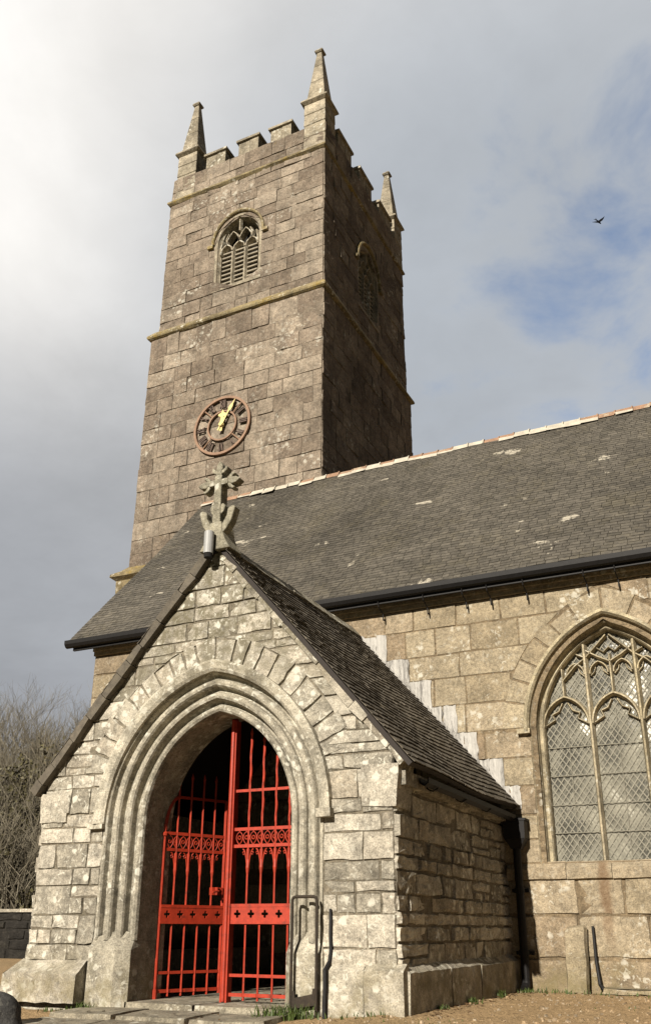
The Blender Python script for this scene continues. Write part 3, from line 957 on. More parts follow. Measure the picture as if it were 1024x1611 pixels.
def gate_leaf(root, sg, main, full):
    """local frame: x from the hinge towards the meeting edge (sg gives its sense), z up"""
    L_ = 0.80
    base = Vector(root.location)

    def W(u, d, z):
        return (base.x + sg * u, base.y + d, base.z + z)
    b = MB()
    b.tube([W(0.0, 0, -0.01), W(0, 0, 1.62)], 0.021, 8)
    b.tube([W(0, 0, 1.62 + .022 * math.sin(t)) if False else W(0, 0, 1.615), W(0, 0, 1.64), W(0, 0, 1.66)], [0.036, 0.042, 0.02], 10)
    b.tube([W(0, 0, -0.01), W(0, 0, 0.09)], 0.03, 8)
    n = 8
    b.tube([W(0.0 + 0.17 * (1 - math.cos(PI / 2 * i / n)), 0, 1.66 + 0.38 * math.sin(PI / 2 * i / n)) for i in range(n + 1)], 0.02, 8)
    b.build('hinge_stile', MAT['red'], root)
    b = MB()
    if main:
        x0_, x1_ = L_ - .005, L_ + 0.075
        a = [W(x0_, -.045, 0.0), W(x1_, -.045, 0.0), W(x1_, .045, 0.0), W(x0_, .045, 0.0)]
        t_ = [W(x0_ + .005, -.045, 2.79), W(x1_ - .015, -.045, 2.82), W(x1_ - .015, .045, 2.82), W(x0_ + .005, .045, 2.79)]
        b.rows([a, t_], close=True)
        b.add(t_, [(0, 1, 2, 3)])
        # rounded cover strip on the face
        xm = (x0_ + x1_) / 2
        b.tube([W(xm, -.05, 0.01), W(xm, -.05, 2.80)], 0.022, 8)
        b.tube([W(xm, 0, 2.79), W(xm, 0, 2.86)], [0.03, 0.012], 8)
    else:
        b.tube([W(L_ - .012, 0, 0.03), W(L_ - .012, 0, 2.05)], 0.019, 8)
    b.build('meeting_stile', MAT['red'], root)
    # rails
    for z, h in ((0.07, .016), (0.245, .014), (1.475, .016), (1.645, .016), (2.04, .014)):
        b = MB()
        x0_ = 0.0 if z < 1.7 else (0.16 if not main else 0.06)
        p = [W(x0_, -.008, z - h), W(L_, -.008, z - h), W(L_, .012, z - h), W(x0_, .012, z - h)]
        q = [W(x0_, -.008, z + h), W(L_, -.008, z + h), W(L_, .012, z + h), W(x0_, .012, z + h)]
        b.rows([p, q], close=True)
        b.add(p, [(0, 1, 2, 3)])
        b.add(q, [(0, 1, 2, 3)])
        b.build('rail', MAT['red'], root)
    # pierced band
    b = MB()
    nq = 5
    for i in range(nq):
        cw = L_ / nq
        quatre(b, cw * (i + .5), 0.815, cw, 0.13, lambda u, z, d: W(u, d - 0.016, z), 0.036)
    for z in (0.735, 0.895):
        p = [W(0, -.026, z - .015), W(L_, -.026, z - .015), W(L_, .008, z - .015), W(0, .008, z - .015)]
        q = [W(0, -.026, z + .015), W(L_, -.026, z + .015), W(L_, .008, z + .015), W(0, .008, z + .015)]
        b.rows([p, q], close=True)
        b.add(p, [(0, 1, 2, 3)])
        b.add(q, [(0, 1, 2, 3)])
    b.build('pierced_band', MAT['red'], root)
    # scrollwork between the two upper rails
    b = MB()
    ns = 9
    for i in range(ns):
        cx = 0.03 + (L_ - .05) * (i + .5) / ns
        for s2 in (1, -1):
            b.tube([W(cx + s2 * (0.002 + .036 * math.sin(PI * j / 10)) * (1 if j < 9 else .4), 0, 1.49 + 0.14 * j / 10) for j in range(11)], 0.0055, 5)
        b.tube([W(cx + .018 * math.cos(t * PI / 4), 0, 1.56 + .018 * math.sin(t * PI / 4)) for t in range(9)], 0.006, 5)
    b.build('scroll_band', MAT['red'], root)
    # bars with drop scrolls under the band
    nb = 4
    for i in range(nb):
        x = 0.155 + i * 0.160 if not main else 0.15 + i * 0.16
        b = MB()
        X = abs((base.x + sg * x) - AC) if main else abs((base.x + x) - AC)
        r_ = AW + AK
        zt = AS + math.sqrt(max(0.01, r_ * r_ - (X + AK) ** 2)) - 0.06
        zt = min(zt, 2.80) if main else min(2.32, zt)
        b.tube([W(x, 0, 0.02), W(x, 0, 1.0), W(x, 0, zt - .08)], 0.0115, 6)
        b.tube([W(x, 0, zt - .08), W(x, 0, zt - .06), W(x, 0, zt)], [0.0115, 0.018, 0.002], 6)
        # twisted upper part reads as little waves
        if main:
            b.tube([W(x + .006 * math.sin(j * 1.3), .004 * math.cos(j * 1.3), 1.68 + (zt - 1.80) * j / 14) for j in range(15)], 0.012, 6)
        b.tube([W(x, 0, 1.20), W(x, 0, 1.26), W(x, 0, 1.34), W(x, 0, 1.44)], [0.012, 0.021, 0.015, 0.02], 8)
        for s2 in (1, -1):
            b.tube([W(x + s2 * (.012 + .052 * (j / 8) ** 1.5), 0, 1.27 + 0.175 * math.sin(PI / 2 * j / 8)) for j in range(9)], 0.007, 5)
            b.tube([W(x + s2 * (.05 + .014 * math.cos(t * PI / 4)), 0, 1.405 + .014 * math.sin(t * PI / 4)) for t in range(8)], 0.006, 5)
        b.tube([W(x, 0, .055), W(x, 0, .085)], 0.018, 6)
        b.build('bar', MAT['red'], root)
    if not main:
        b = MB()
        b.box(*sorted((W(L_ - .17, 0, 0)[0], W(L_ - .03, 0, 0)[0])), base.y - .03, base.y + .03, 1.02, 1.10)
        b.tube([W(L_ - .12, -.03, 1.06), W(L_ - .12, -.08, 1.06), W(L_ - .2, -.09, 1.05)], 0.011, 6)
        b.tube([W(L_ - .12, -.032 - .01, 1.06 + .04), W(L_ - .12, -.042, 1.02)], [0.02, 0.012], 8)
        b.build('latch', MAT['red'], root)


g = thing('gate_leaf', 'red iron gate leaf swung inward on the left jamb, with a latch', 'gate', (-2.895, GY, 0.0), group='red iron gate leaves in the porch arch')
gate_leaf(g, 1, False, 1.0)
g.rotation_euler.z = R(66)
g = thing('gate_leaf', 'closed bright red iron gate leaf with a tall thick meeting post', 'gate', (-1.205, GY, 0.0), group='red iron gate leaves in the porch arch')
gate_leaf(g, -1, True, 1.0)

# ------------------------------------------------------------------ nave (south aisle)
NX0, NX1, NY = -6.86, 9.0, PD
EY, EZ, RY, RZ = 3.38, 5.19, 7.15, 9.43
WC, WK, WS, WSILL = 1.50, 0.45, 3.06, 1.44        # window centre, arch offset, springing, sill
nave = thing('church_nave', 'honey stone church aisle with brown slate roof and traceried window', 'church', (0, NY, 0))
F = lambda u, z, d: (u, NY - d, z)
whole = lambda z: [(WC - arch_w(1.05, WK, z, WS), WC + arch_w(1.05, WK, z, WS))] if WSILL - .01 < z < 3.09 else ([(WC - arch_w(1.40, WK, z, WS), WC + arch_w(1.40, WK, z, WS))] if z >= 3.09 else [(WC, WC)])
mb = MB()
kw = dict(gap=0.003, bev=0.010, proud=0.010, sink=0.03, jit=0.004, rough=0.004)
zn = [-0.1, 0.36, 0.84, 1.26]
masonry(mb, zn, lambda z: NX0, lambda z: NX1, lambda z: [(WC, WC)], 0.5, 1.1, F, gap=0.004, bev=0.018, proud=0.016, sink=0.03, jit=0.010, rough=0.010)
zn = [1.44, 1.72, 2.02, 2.38, 2.74, 3.085]
masonry(mb, zn, lambda z: NX0, lambda z: NX1, whole, 0.38, 0.85, F, **kw)
zn = [3.112, 3.50, 3.887, 4.228, 4.622, 4.95]
masonry(mb, zn, lambda z: NX0, lambda z: NX1, whole, 0.42, 0.9, F, **kw)
voussoirs(mb, WC, 1.125, 1.42, WK, WS, 3.1, F, 0.26, 0.34, gap=0.004, bev=0.012, proud=0.014, sink=0.04, jit=0.004, rough=0.004)
fr = [-.1, 1.26, WSILL] + fine_rows(WSILL + .001, 5.2, 60)
sheet(mb, fr, lambda z: NX0, lambda z: NX1, lambda z: [(WC - arch_w(0.98, WK, z, WS), WC + arch_w(0.98, WK, z, WS))] if z > WSILL else [(WC, WC)], F, 0.003, 1)
# inside leaf and west end
mb.box(NX0, NX0 + .5, NY + .002, 10.0, -0.2, 5.1, 1)
mb.add([(NX0, NY, 5.1), (NX0, RY, RZ - .12), (NX0, 10.0, 5.4)], [(0, 1, 2)], 1)
mb.add([(NX1, NY, -.1), (NX1, NY, 5.1), (NX1, RY, RZ - .12), (NX1, 10.0, 5.4), (NX1, 10.0, -.1)], [(0, 1, 2, 3, 4)], 1)
mb.box(NX0 + .51, NX1 - .01, NY + 1.2, NY + 1.25, -.1, 5.3, 2)
mb.build('wall', [MAT['nave'], MAT['nave_mortar'], MAT['void']], nave)

mb = MB()           # sill string: weathered slope under the window, two thicknesses of block
x = NX0
while x < NX1:
    q = min(NX1, x + uni(0.5, 0.95))
    if q > PX1 + 0.02:
        t = (rnd(), rnd(), rnd())
        a, b = max(x, 0.02), q - .006
        o = 0.045 + uni(-.006, .006)
        rr = [[F(a + (b - a) * i / 4, z + uni(-.004, .004), d) for i in range(5)] for d, z in ((0.0, 1.235), (o, 1.25), (o + .01, 1.37), (-0.02, 1.455))]
        mb.rows(rr, tint=t)
    x = q
mb.build('sill_course', MAT['nave'], nave)

# window
mb = MB()
wprof = [(1.055, -0.004), (1.05, 0.0), (1.035, 0.035), (1.01, 0.05), (0.99, 0.045), (0.975, 0.065), (0.965, 0.12), (0.945, 0.135), (0.925, 0.125), (0.91, 0.15), (0.90, 0.20), (0.90, 0.42)]
moulding(mb, [(w_, NY - 0.012 + y) for w_, y in wprof], WC, WK, WS, WSILL - .02, n=18)
win = mb.build('window', MAT['window_stone'], nave)
mb = MB()
hp = [(1.055, 0.0), (1.06, -0.06), (1.085, -0.095), (1.125, -0.085), (1.135, 0.0)]
rr = [[(x, NY + y, z) for x, z in arch_pts(WC, w0, WK, WS, 3.04, 18)][5:-5] for w0, y in hp]
mb.rows(rr)
mb.box(WC - 1.22, WC - 1.05, NY - .08, NY, 3.03, 3.09)
mb.box(WC + 1.05, WC + 1.22, NY - .08, NY, 3.03, 3.09)
mb.build('window_hood', MAT['window_stone'], win)

GYW = NY + 0.24     # glazing plane
tb = MB()


def tbar(pts, w_, d=0.10, y0=None):
    """stone bar of chamfered section along a polyline in the window plane"""
    y0 = GYW if y0 is None else y0
    rr = []
    n = len(pts)
    for i, (x, z) in enumerate(pts):
        a, b = pts[max(0, i - 1)], pts[min(n - 1, i + 1)]
        dx, dz = b[0] - a[0], b[1] - a[1]
        l = math.hypot(dx, dz) or 1
        nx, nz = -dz / l, dx / l
        rr.append([(x + nx * o * w_, y0 + yy * d, z + nz * o * w_) for o, yy in ((-.5, .6), (-.5, -.25), (-.16, -1.0), (.16, -1.0), (.5, -.25), (.5, .6))])
    tb.rows(rr, close=True, tint=(rnd(), .5, .5))
    for q in (rr[0], rr[-1]):
        tb.add(q, [tuple(range(6))])


HW, MW = 0.90, 0.07
lw = (2 * HW - 2 * MW) / 3
lc = [WC - HW + lw / 2 + i * (lw + MW) for i in range(3)]
for x in (WC - lw / 2 - MW / 2, WC + lw / 2 + MW / 2):
    zt = WS + math.sqrt((HW + WK) ** 2 - (abs(x - WC) + WK) ** 2)
    tbar([(x, WSILL - .02), (x, 2.2), (x, 3.0), (x, zt)], MW, 0.115)
for i, c_ in enumerate(lc):
    # two centred light heads with cusps
    hw = lw / 2 + 0.012
    zsp = 3.13
    P_ = arch_pts(c_, hw, 0.10, zsp, None, 9)
    tbar(P_, 0.055, 0.10)
    for sg in (-1, 1):
        tbar([(c_ + sg * hw * .92, zsp + .02), (c_ + sg * hw * .52, zsp + .09), (c_ + sg * hw * .62, zsp + .16)], 0.03, 0.06)
        tbar([(c_ + sg * hw * .62, zsp + .16), (c_ + sg * hw * .30, zsp + .20), (c_ + sg * hw * .12, zsp + .30)], 0.028, 0.06)
    za = arch_apex(hw, 0.10, zsp)
    zt = WS + math.sqrt((HW + WK) ** 2 - (abs(c_ - WC) + WK) ** 2)
    tbar([(c_, za), (c_, min(zt, 4.02))], 0.045, 0.09)
# upper panel lights: little cusped heads
for j in range(6):
    x = WC - HW + (j + .5) * (2 * HW / 6)
    hw = 0.115
    zt = WS + math.sqrt(max(.01, (HW + WK) ** 2 - (abs(x - WC) + .10 + WK) ** 2))
    zsp = 3.78 if j in (1, 2, 3, 4) else 3.46
    if zsp + .1 < zt:
        tbar(arch_pts(x, hw, 0.05, zsp, None, 6), 0.035, 0.08)
        for sg in (-1, 1):
            tbar([(x + sg * hw * .95, zsp - .02), (x + sg * hw * .5, zsp + .03), (x + sg * hw * .35, zsp + .09)], 0.02, 0.05)
# crossing ribs carrying the top openings
for sg in (-1, 1):
    tbar([(WC + sg * 0.62, 3.72), (WC + sg * 0.45, 3.90), (WC + sg * 0.30, 4.00), (WC + sg * 0.02, 4.28)][:4], 0.04, 0.09)
    tbar([(WC + sg * 0.0, 3.92), (WC + sg * 0.15, 4.00), (WC + sg * 0.30, 4.10), (WC + sg * 0.42, 4.18)][:3], 0.04, 0.09)
    tbar([(WC + sg * .30, 4.0), (WC + sg * .42, 4.06)], 0.035, 0.08)
    tbar([(WC + sg * .15, 4.12), (WC + sg * .07, 4.06), (WC + sg * .0, 4.12)], 0.022, 0.06)
tb.build('tracery', MAT['window_stone'], win)

# leaded glazing: each quarry is its own slightly tilted pane, cames between
gb, cb = MB(), MB()
px_, pz_ = 0.085, 0.115
inside = lambda x, z: z > WSILL - .02 and abs(x - WC) < arch_w(HW + .02, WK, z, WS)
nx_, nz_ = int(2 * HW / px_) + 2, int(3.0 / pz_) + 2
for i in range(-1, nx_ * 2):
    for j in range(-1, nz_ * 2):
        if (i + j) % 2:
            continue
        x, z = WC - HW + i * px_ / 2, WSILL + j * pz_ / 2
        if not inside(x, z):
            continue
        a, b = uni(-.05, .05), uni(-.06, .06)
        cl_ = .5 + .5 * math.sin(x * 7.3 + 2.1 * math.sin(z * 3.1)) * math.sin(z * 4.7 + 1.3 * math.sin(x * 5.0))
        refl_tint = max(0.0, min(1.0, .62 * cl_ ** 1.3 + uni(-.16, .22) + (.35 if z > 2.9 and cl_ > .8 else 0)))  # pale clumps put sky reflections into the pane colour
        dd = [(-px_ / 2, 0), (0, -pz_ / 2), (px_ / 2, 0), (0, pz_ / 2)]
        gb.add([(x + p, GYW + .005 + a * p + b * q, z + q) for p, q in dd], [(0, 1, 2, 3)], 0, (refl_tint, rnd(), rnd()))
for sg in (1, -1):
    n_ = 60
    for k_ in range(-n_, n_):
        seg = None
        for t in range(0, 90):
            z = WSILL + t * 0.035
            x = WC - HW + k_ * px_ + sg * (t * 0.035) * px_ / pz_
            if inside(x, z):
                if seg is None:
                    seg = [(x, z), (x, z)]
                seg[1] = (x, z)
        if seg and seg[1][1] - seg[0][1] > .03:
            (x0_, z0_), (x1_, z1_) = seg
            h = 0.0085
            y_ = GYW - 0.006 - (.002 if sg > 0 else 0)
            cb.add([(x0_ - h, y_, z0_), (x0_ + h, y_, z0_), (x1_ + h, y_, z1_), (x1_ - h, y_, z1_), (x0_ - h, y_ + .008, z0_), (x0_ + h, y_ + .008, z0_), (x1_ + h, y_ + .008, z1_), (x1_ - h, y_ + .008, z1_)],
                   [(0, 1, 2, 3), (0, 3, 7, 4), (1, 2, 6, 5)], 0)
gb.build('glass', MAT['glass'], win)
cb.build('lead_lattice', MAT['leadcame'], win)
sb = MB()
for z in (1.80, 2.14, 2.50, 2.86):
    sb.tube([(WC - HW, GYW - .022, z), (WC + HW, GYW - .022, z)], 0.0055, 6)
for c_ in lc:
    sb.tube([(c_, GYW - .014, WSILL), (c_, GYW - .014, 3.3)], 0.0045, 5)
sb.build('saddle_bars', MAT['leadcame'], win)

# roof
rl = math.hypot(RY - EY, RZ - EZ)
rc, rs = (RY - EY) / rl, (RZ - EZ) / rl
VX0 = -7.22


def NF(u, s, d):
    sag = 0.02 * math.sin(u * .8 + s * .6) + .012 * math.sin(u * 2.1 - s * 1.7) - 0.05 * math.sin(PI * min(1, s / rl))
    return (u, EY + s * rc - d * rs, EZ + s * rs + d * rc + sag)


mb = MB()
slates(mb, NF, VX0, NX1 + .1, rl, 0.10, 0.20, 0.088, 0.0042, jag=0.007)
q = [NF(VX0 + .02, .03, -.02), NF(NX1 + .1, .03, -.02), NF(NX1 + .1, rl, -.13), NF(VX0 + .02, rl, -.13)]
q2 = [NF(VX0 + .02, .03, -.12), NF(NX1 + .1, .03, -.12), NF(NX1 + .1, rl, -.22), NF(VX0 + .02, rl, -.22)]
for dd in (-.012, -.09):
    mb.rows([[NF(VX0 + .02 + (NX1 + .08 - VX0) * i / 60, .03 + (rl - .03) * j / 24, dd - .01) for i in range(61)] for j in range(25)], 1)
mb.add([NF(VX0 + .02, .03, -.02), NF(VX0 + .02, rl / 2, -.02), NF(VX0 + .02, rl, -.02), NF(VX0 + .02, rl, -.1), NF(VX0 + .02, rl / 2, -.1), NF(VX0 + .02, .03, -.1)], [(0, 1, 4, 5), (1, 2, 3, 4)], 1)
q = [(VX0 + .02, RY, RZ - .02), (NX1 + .1, RY, RZ - .02), (NX1 + .1, 10.2, 6.0), (VX0 + .02, 10.2, 6.0)]
mb.add(q, [(0, 1, 2, 3)], 0)
roof = mb.build('roof', [MAT['slate'], MAT['void']], nave)
mb = MB()
x = VX0
while x < NX1:
    q = x + uni(0.28, 0.32)
    z = RZ + uni(-.012, .012)
    t = rnd()
    sec = [(-.10, -.10), (-.085, -.045), (-.05, .005), (0, .03), (.05, .005), (.085, -.045), (.10, -.10)]
    mb.rows([[(x + .004, RY + a, z + b) for a, b in sec], [(q - .03, RY + a, z + b) for a, b in sec], [(q - .03, RY + a * 1.12, z + b + .014) for a, b in sec], [(q - .003, RY + a * 1.12, z + b + .014) for a, b in sec]], 0 if rnd() < .72 else 1)
    mb.add([(x + .004, RY + a, z + b) for a, b in sec], [tuple(range(7))], 0)
    # mortar bedding along the foot of the tiles, lumpy
    if rnd() < 0.75:
        aa, bb = uni(.12, .19), uni(.02, .04)
        mb.rows([[(x, RY - .085, z - .06), (q, RY - .085, z - .06)], [(x, RY - .12, z - .085 + bb * .3), (q, RY - .12 + uni(-.015, .015), z - .085)], [(x, RY - aa, z - aa * 1.12 + .03), (q, RY - aa + uni(-.03, .03), z - aa * 1.12 + .03)]], 1)
    x = q
mb.build('ridge_tiles', [MAT['ridge'], MAT['lime']], roof)

# gutter with its brackets
mb = MB()
gs = [(-.005, .01), (.0, -.055), (.03, -.10), (.075, -.115), (.115, -.10), (.135, -.055), (.14, .01), (.125, .01), (.118, -.05), (.075, -.098), (.02, -.05), (.01, .01)]
mb.rows([[(x, EY - .045 + a, EZ - .005 + b) for a, b in gs] for x in (VX0 - .05, -4, -2.5, 0, 3, NX1)], 0, close=True)
mb.add([(VX0 - .05, EY - .045 + a, EZ - .005 + b) for a, b in gs], [tuple(range(12))])
mb.box(NX0 - .3, NX1, EY + .06, EY + .10, EZ - .16, EZ + .02)
gut = mb.build('gutter', MAT['iron'], nave)
for px in (-1.55, -.87, -.3, .05, .55, 1.35, 1.75, 2.6, 3.4, 4.2):
    mb = MB()
    mb.tube([(px, EY + .03, EZ - .10), (px, EY + .06, EZ - .20), (px + .01, NY - .10, EZ - .27), (px + .01, NY - .09, EZ - .37)], 0.009, 6)
    mb.tube([(px + .01, NY - .09, EZ - .35), (px + .01, NY + .01, EZ - .35)], 0.012, 6)
    mb.build('gutter_bracket', MAT['iron'], gut)
mb = MB()           # thin cornice under the eave
mb.box(NX0, NX1, NY - .05, NY + .03, 4.953, 5.02)
mb.box(NX0, NX1, NY - .085, NY + .03, 5.022, 5.10)
mb.build('cornice', MAT['nave'], nave)

# ------------------------------------------------------------------ tower
TW = thing('church_tower', 'tall square granite church tower with battlements and corner pinnacles', 'tower', (-7.03, 10.5, 0))
# stage outlines: (z, x0, x1, y0, y1)
ST = [(0.0, -9.62, -4.575, 7.62, 13.42), (14.86, -9.50, -4.57, 7.655, 13.39), (14.98, -9.40, -4.635, 7.80, 13.25), (19.40, -9.375, -4.655, 7.81, 13.235), (20.20, -9.32, -4.63, 7.80, 13.25)]


def stage(z, i):
    a, b = ST[i], ST[i + 1]
    f = (z - a[0]) / (b[0] - a[0])
    return [a[j] + (b[j] - a[j]) * f for j in range(1, 5)]


BW = dict(hw=0.66, k=0.05, zs=17.2, sill=15.80)      # belfry opening
BCX, BCY = -7.10, 10.52


def tower_face(mb, side, i, zl, hole_c=None, wl=.36, wh=.85, **kw):
    def F_(u, z, d):
        x0_, x1_, y0_, y1_ = stage(z, i)
        if side == 'S':
            return (u, y0_ - d, z)
        if side == 'N':
            return (u, y1_ + d, z)
        if side == 'E':
            return (x1_ + d, u, z)
        return (x0_ - d, u, z)
    lo = (lambda z: stage(z, i)[0]) if side in 'SN' else (lambda z: stage(z, i)[2])
    hi = (lambda z: stage(z, i)[1]) if side in 'SN' else (lambda z: stage(z, i)[3])
    if hole_c is None:
        hole, mh_ = (lambda z: []), (lambda z: [])
    else:
        hole = lambda z: [(hole_c - (arch_w(.69, BW['k'], z - .15, BW['zs']) if z > BW['sill'] - .01 else 0), hole_c + (arch_w(.69, BW['k'], z - .15, BW['zs']) if z > BW['sill'] - .01 else 0))]
        mh_ = lambda z: [(hole_c - (arch_w(.615, BW['k'], z - .15, BW['zs']) if z > BW['sill'] + .13 else 0), hole_c + (arch_w(.615, BW['k'], z - .15, BW['zs']) if z > BW['sill'] + .13 else 0))]
    masonry(mb, zl, lo, hi, hole, wl, wh, F_, gap=0.001, bev=0.009, sink=0.03, jit=0.004, **kw)
    sheet(mb, fine_rows(zl[0], zl[-1], 70 if hole_c is not None else 2), lo, hi, mh_, F_, 0.0, 1)
    return F_


mb = MB()
kt = dict(proud=0.015, rough=0.011)
for sd_ in 'SE':
    tower_face(mb, sd_, 0, courses(7.9, 14.8, 0.33, 0.46), **kt)
    zl = courses(14.96, 15.79, 0.36, 0.42)[:-1] + [15.79] + courses(15.79, 19.4, 0.32, 0.44)[1:]
    zl = [z for j, z in enumerate(zl) if j == 0 or z - zl[j - 1] > 0.08]
    tower_face(mb, sd_, 2, zl, BCX if sd_ == 'S' else BCY, **kt)
    tower_face(mb, sd_, 3, [19.4, 19.74, 20.2], **kt)
for sd_ in 'WN':
    tower_face(mb, sd_, 0, courses(0.0, 14.8, 0.5, 0.7), **kt)
    tower_face(mb, sd_, 2, courses(14.96, 19.4, 0.3, 0.4), **kt)
    tower_face(mb, sd_, 3, [19.4, 19.74, 20.2], **kt)
mb.box(-9.5, -4.7, 7.8, 13.2, 0, 7.9, 1)
mb.box(-9.1, -4.9, 8.1, 12.95, 19.0, 19.5, 1)
mb.build('wall', [MAT['tower'], MAT['tower_mortar']], TW)


def ring(mb, z, x0, x1, y0, y1, prof, mi=0):
    """moulded string round the tower; prof (out, dz). Divided into stones"""
    cs_ = [(x0, y0, -1, -1), (x1, y0, 1, -1), (x1, y1, 1, 1), (x0, y1, -1, 1)]
    for a, b in zip(cs_, cs_[1:] + cs_[:1]):
        n = 6
        tt = 0.0
        for j in range(n):
            f0, f1 = j / n, (j + 1) / n
            rr = []
            for o, dz in prof:
                pa = Vector((a[0] + a[2] * o, a[1] + a[3] * o, z + dz))
                pb = Vector((b[0] + b[2] * o, b[1] + b[3] * o, z + dz))
                rr.append([pa.lerp(pb, f0), pa.lerp(pb, (f0 + f1) / 2) + Vector((0, 0, uni(-.012, .012))), pa.lerp(pb, f1)])
            mb.rows(rr, mi)


sp = [(-.05, .20), (0.10, 0.02), (0.115, -.03), (0.10, -.07), (0.05, -.10), (-.05, -.12)]
for z, st in ((14.88, (-9.49, -4.585, 7.67, 13.37)), (19.42, (-9.36, -4.68, 7.83, 13.22)), (8.30, (-9.60, -4.56, 7.62, 13.43))):
    mb = MB()
    pr = sp if z < 19 else [(-.05, .16), (0.06, .05), (0.10, 0.0), (0.10, -.05), (0.04, -.10), (-.05, -.12)]
    if z < 9:
        pr = [(-.05, .22), (.10, .06), (.26, -.05), (.27, -.12), (.16, -.20), (.15, -.5), (-.05, -.5)]
    ring(mb, z, *st, pr)
    mb.build('string_course', MAT['string'], TW)

# battlements
mb = MB()


def merlon(mb, cu, hw, side):
    x0_, x1_, y0_, y1_ = -9.32, -4.63, 7.80, 13.25
    zt = 20.62 + uni(-.02, .02)
    th = 0.34
    if side == 'S':
        f = lambda u, d, z: (u, y0_ + d, z)
    elif side == 'N':
        f = lambda u, d, z: (u, y1_ - d, z)
    elif side == 'E':
        f = lambda u, d, z: (x1_ - d, u, z)
    else:
        f = lambda u, d, z: (x0_ + d, u, z)
    bx = lambda a, b, d0, d1, za, zb: mb.add([f(a, d0, za), f(b, d0, za), f(b, d1, za), f(a, d1, za), f(a, d0, zb), f(b, d0, zb), f(b, d1, zb), f(a, d1, zb)],
                                            [(0, 1, 2, 3), (4, 5, 6, 7), (0, 1, 5, 4), (1, 2, 6, 5), (2, 3, 7, 6), (3, 0, 4, 7)])
    bx(cu - hw, cu + hw * .1, .005, th, 20.19, zt)
    bx(cu + hw * .1 + .01, cu + hw, -.003, th, 20.19, zt)
    e = 0.055
    b_ = [f(cu - hw - e, -e, zt + .002), f(cu + hw + e, -e, zt + .002), f(cu + hw + e, th + e, zt + .002), f(cu - hw - e, th + e, zt + .002)]
    m_ = [f(cu - hw - e, -e, zt + .07), f(cu + hw + e, -e, zt + .07), f(cu + hw + e, th + e, zt + .07), f(cu - hw - e, th + e, zt + .07)]
    t_ = [f(cu - hw + .02, .1, zt + .17), f(cu + hw - .02, .1, zt + .17), f(cu + hw - .02, th - .1, zt + .17), f(cu - hw + .02, th - .1, zt + .17)]
    mb.rows([b_, m_, t_], close=True)
    mb.add(b_, [(0, 1, 2, 3)])
    mb.add(t_, [(0, 1, 2, 3)])


for sd_, us in (('S', (-7.97, -6.93, -5.93)), ('N', (-7.97, -6.93, -5.93)), ('E', (9.05, 10.45, 11.85)), ('W', (9.05, 10.45, 11.85))):
    for u in us:
        mb = MB()
        merlon(mb, u, 0.31 if sd_ in 'SN' else 0.42, sd_)
        mb.build('merlon', MAT['tower_trim'], TW)
mb = MB()           # parapet wall behind the coping of the crenels
for a in ((-9.32, -4.63, 7.815, 8.14), (-9.32, -4.63, 12.92, 13.235), (-9.305, -8.99, 8.141, 12.919), (-4.96, -4.645, 8.141, 12.919)):
    mb.box(*a, 19.40, 20.185)
mb.build('parapet', MAT['tower'], TW)

# pinnacles
for cx, cy, dz in ((-4.925, 8.10, 0.0), (-8.93, 8.10, 0.02), (-4.935, 12.94, 0.0), (-8.93, 12.94, 0.0)):
    mb = MB()
    z = 19.46
    for h in (0.40, 0.42, 0.38, 0.36):
        mb.frustum(cx, cy, z + .004, .315, .315, z + h, .305, .305)
        z += h
    mb.frustum(cx, cy, z + .002, .30, .30, z + .06, .385, .385)
    mb.frustum(cx, cy, z + .062, .395, .395, z + .14, .375, .375)
    mb.frustum(cx, cy, z + .142, .36, .36, z + .24, .27, .27)
    z += .242
    hs, w0 = (0.66, 0.62, 0.56), 0.262
    zz = z
    for h in hs:
        w1 = w0 - h * 0.103
        mb.frustum(cx, cy, zz + .003, w0, w0, zz + h, w1, w1)
        zz, w0 = zz + h, w1
    mb.frustum(cx, cy, zz + .002, .085, .085, zz + .05, .13, .13)
    mb.frustum(cx, cy, zz + .052, .13, .13, zz + .12, .10, .10)
    mb.frustum(cx, cy, zz + .122, .06, .06, zz + .22, .02, .02)
    p = mb.build('pinnacle', MAT['tower_trim'], TW)
    bv = p.modifiers.new('worn', 'BEVEL')
    bv.width = 0.012

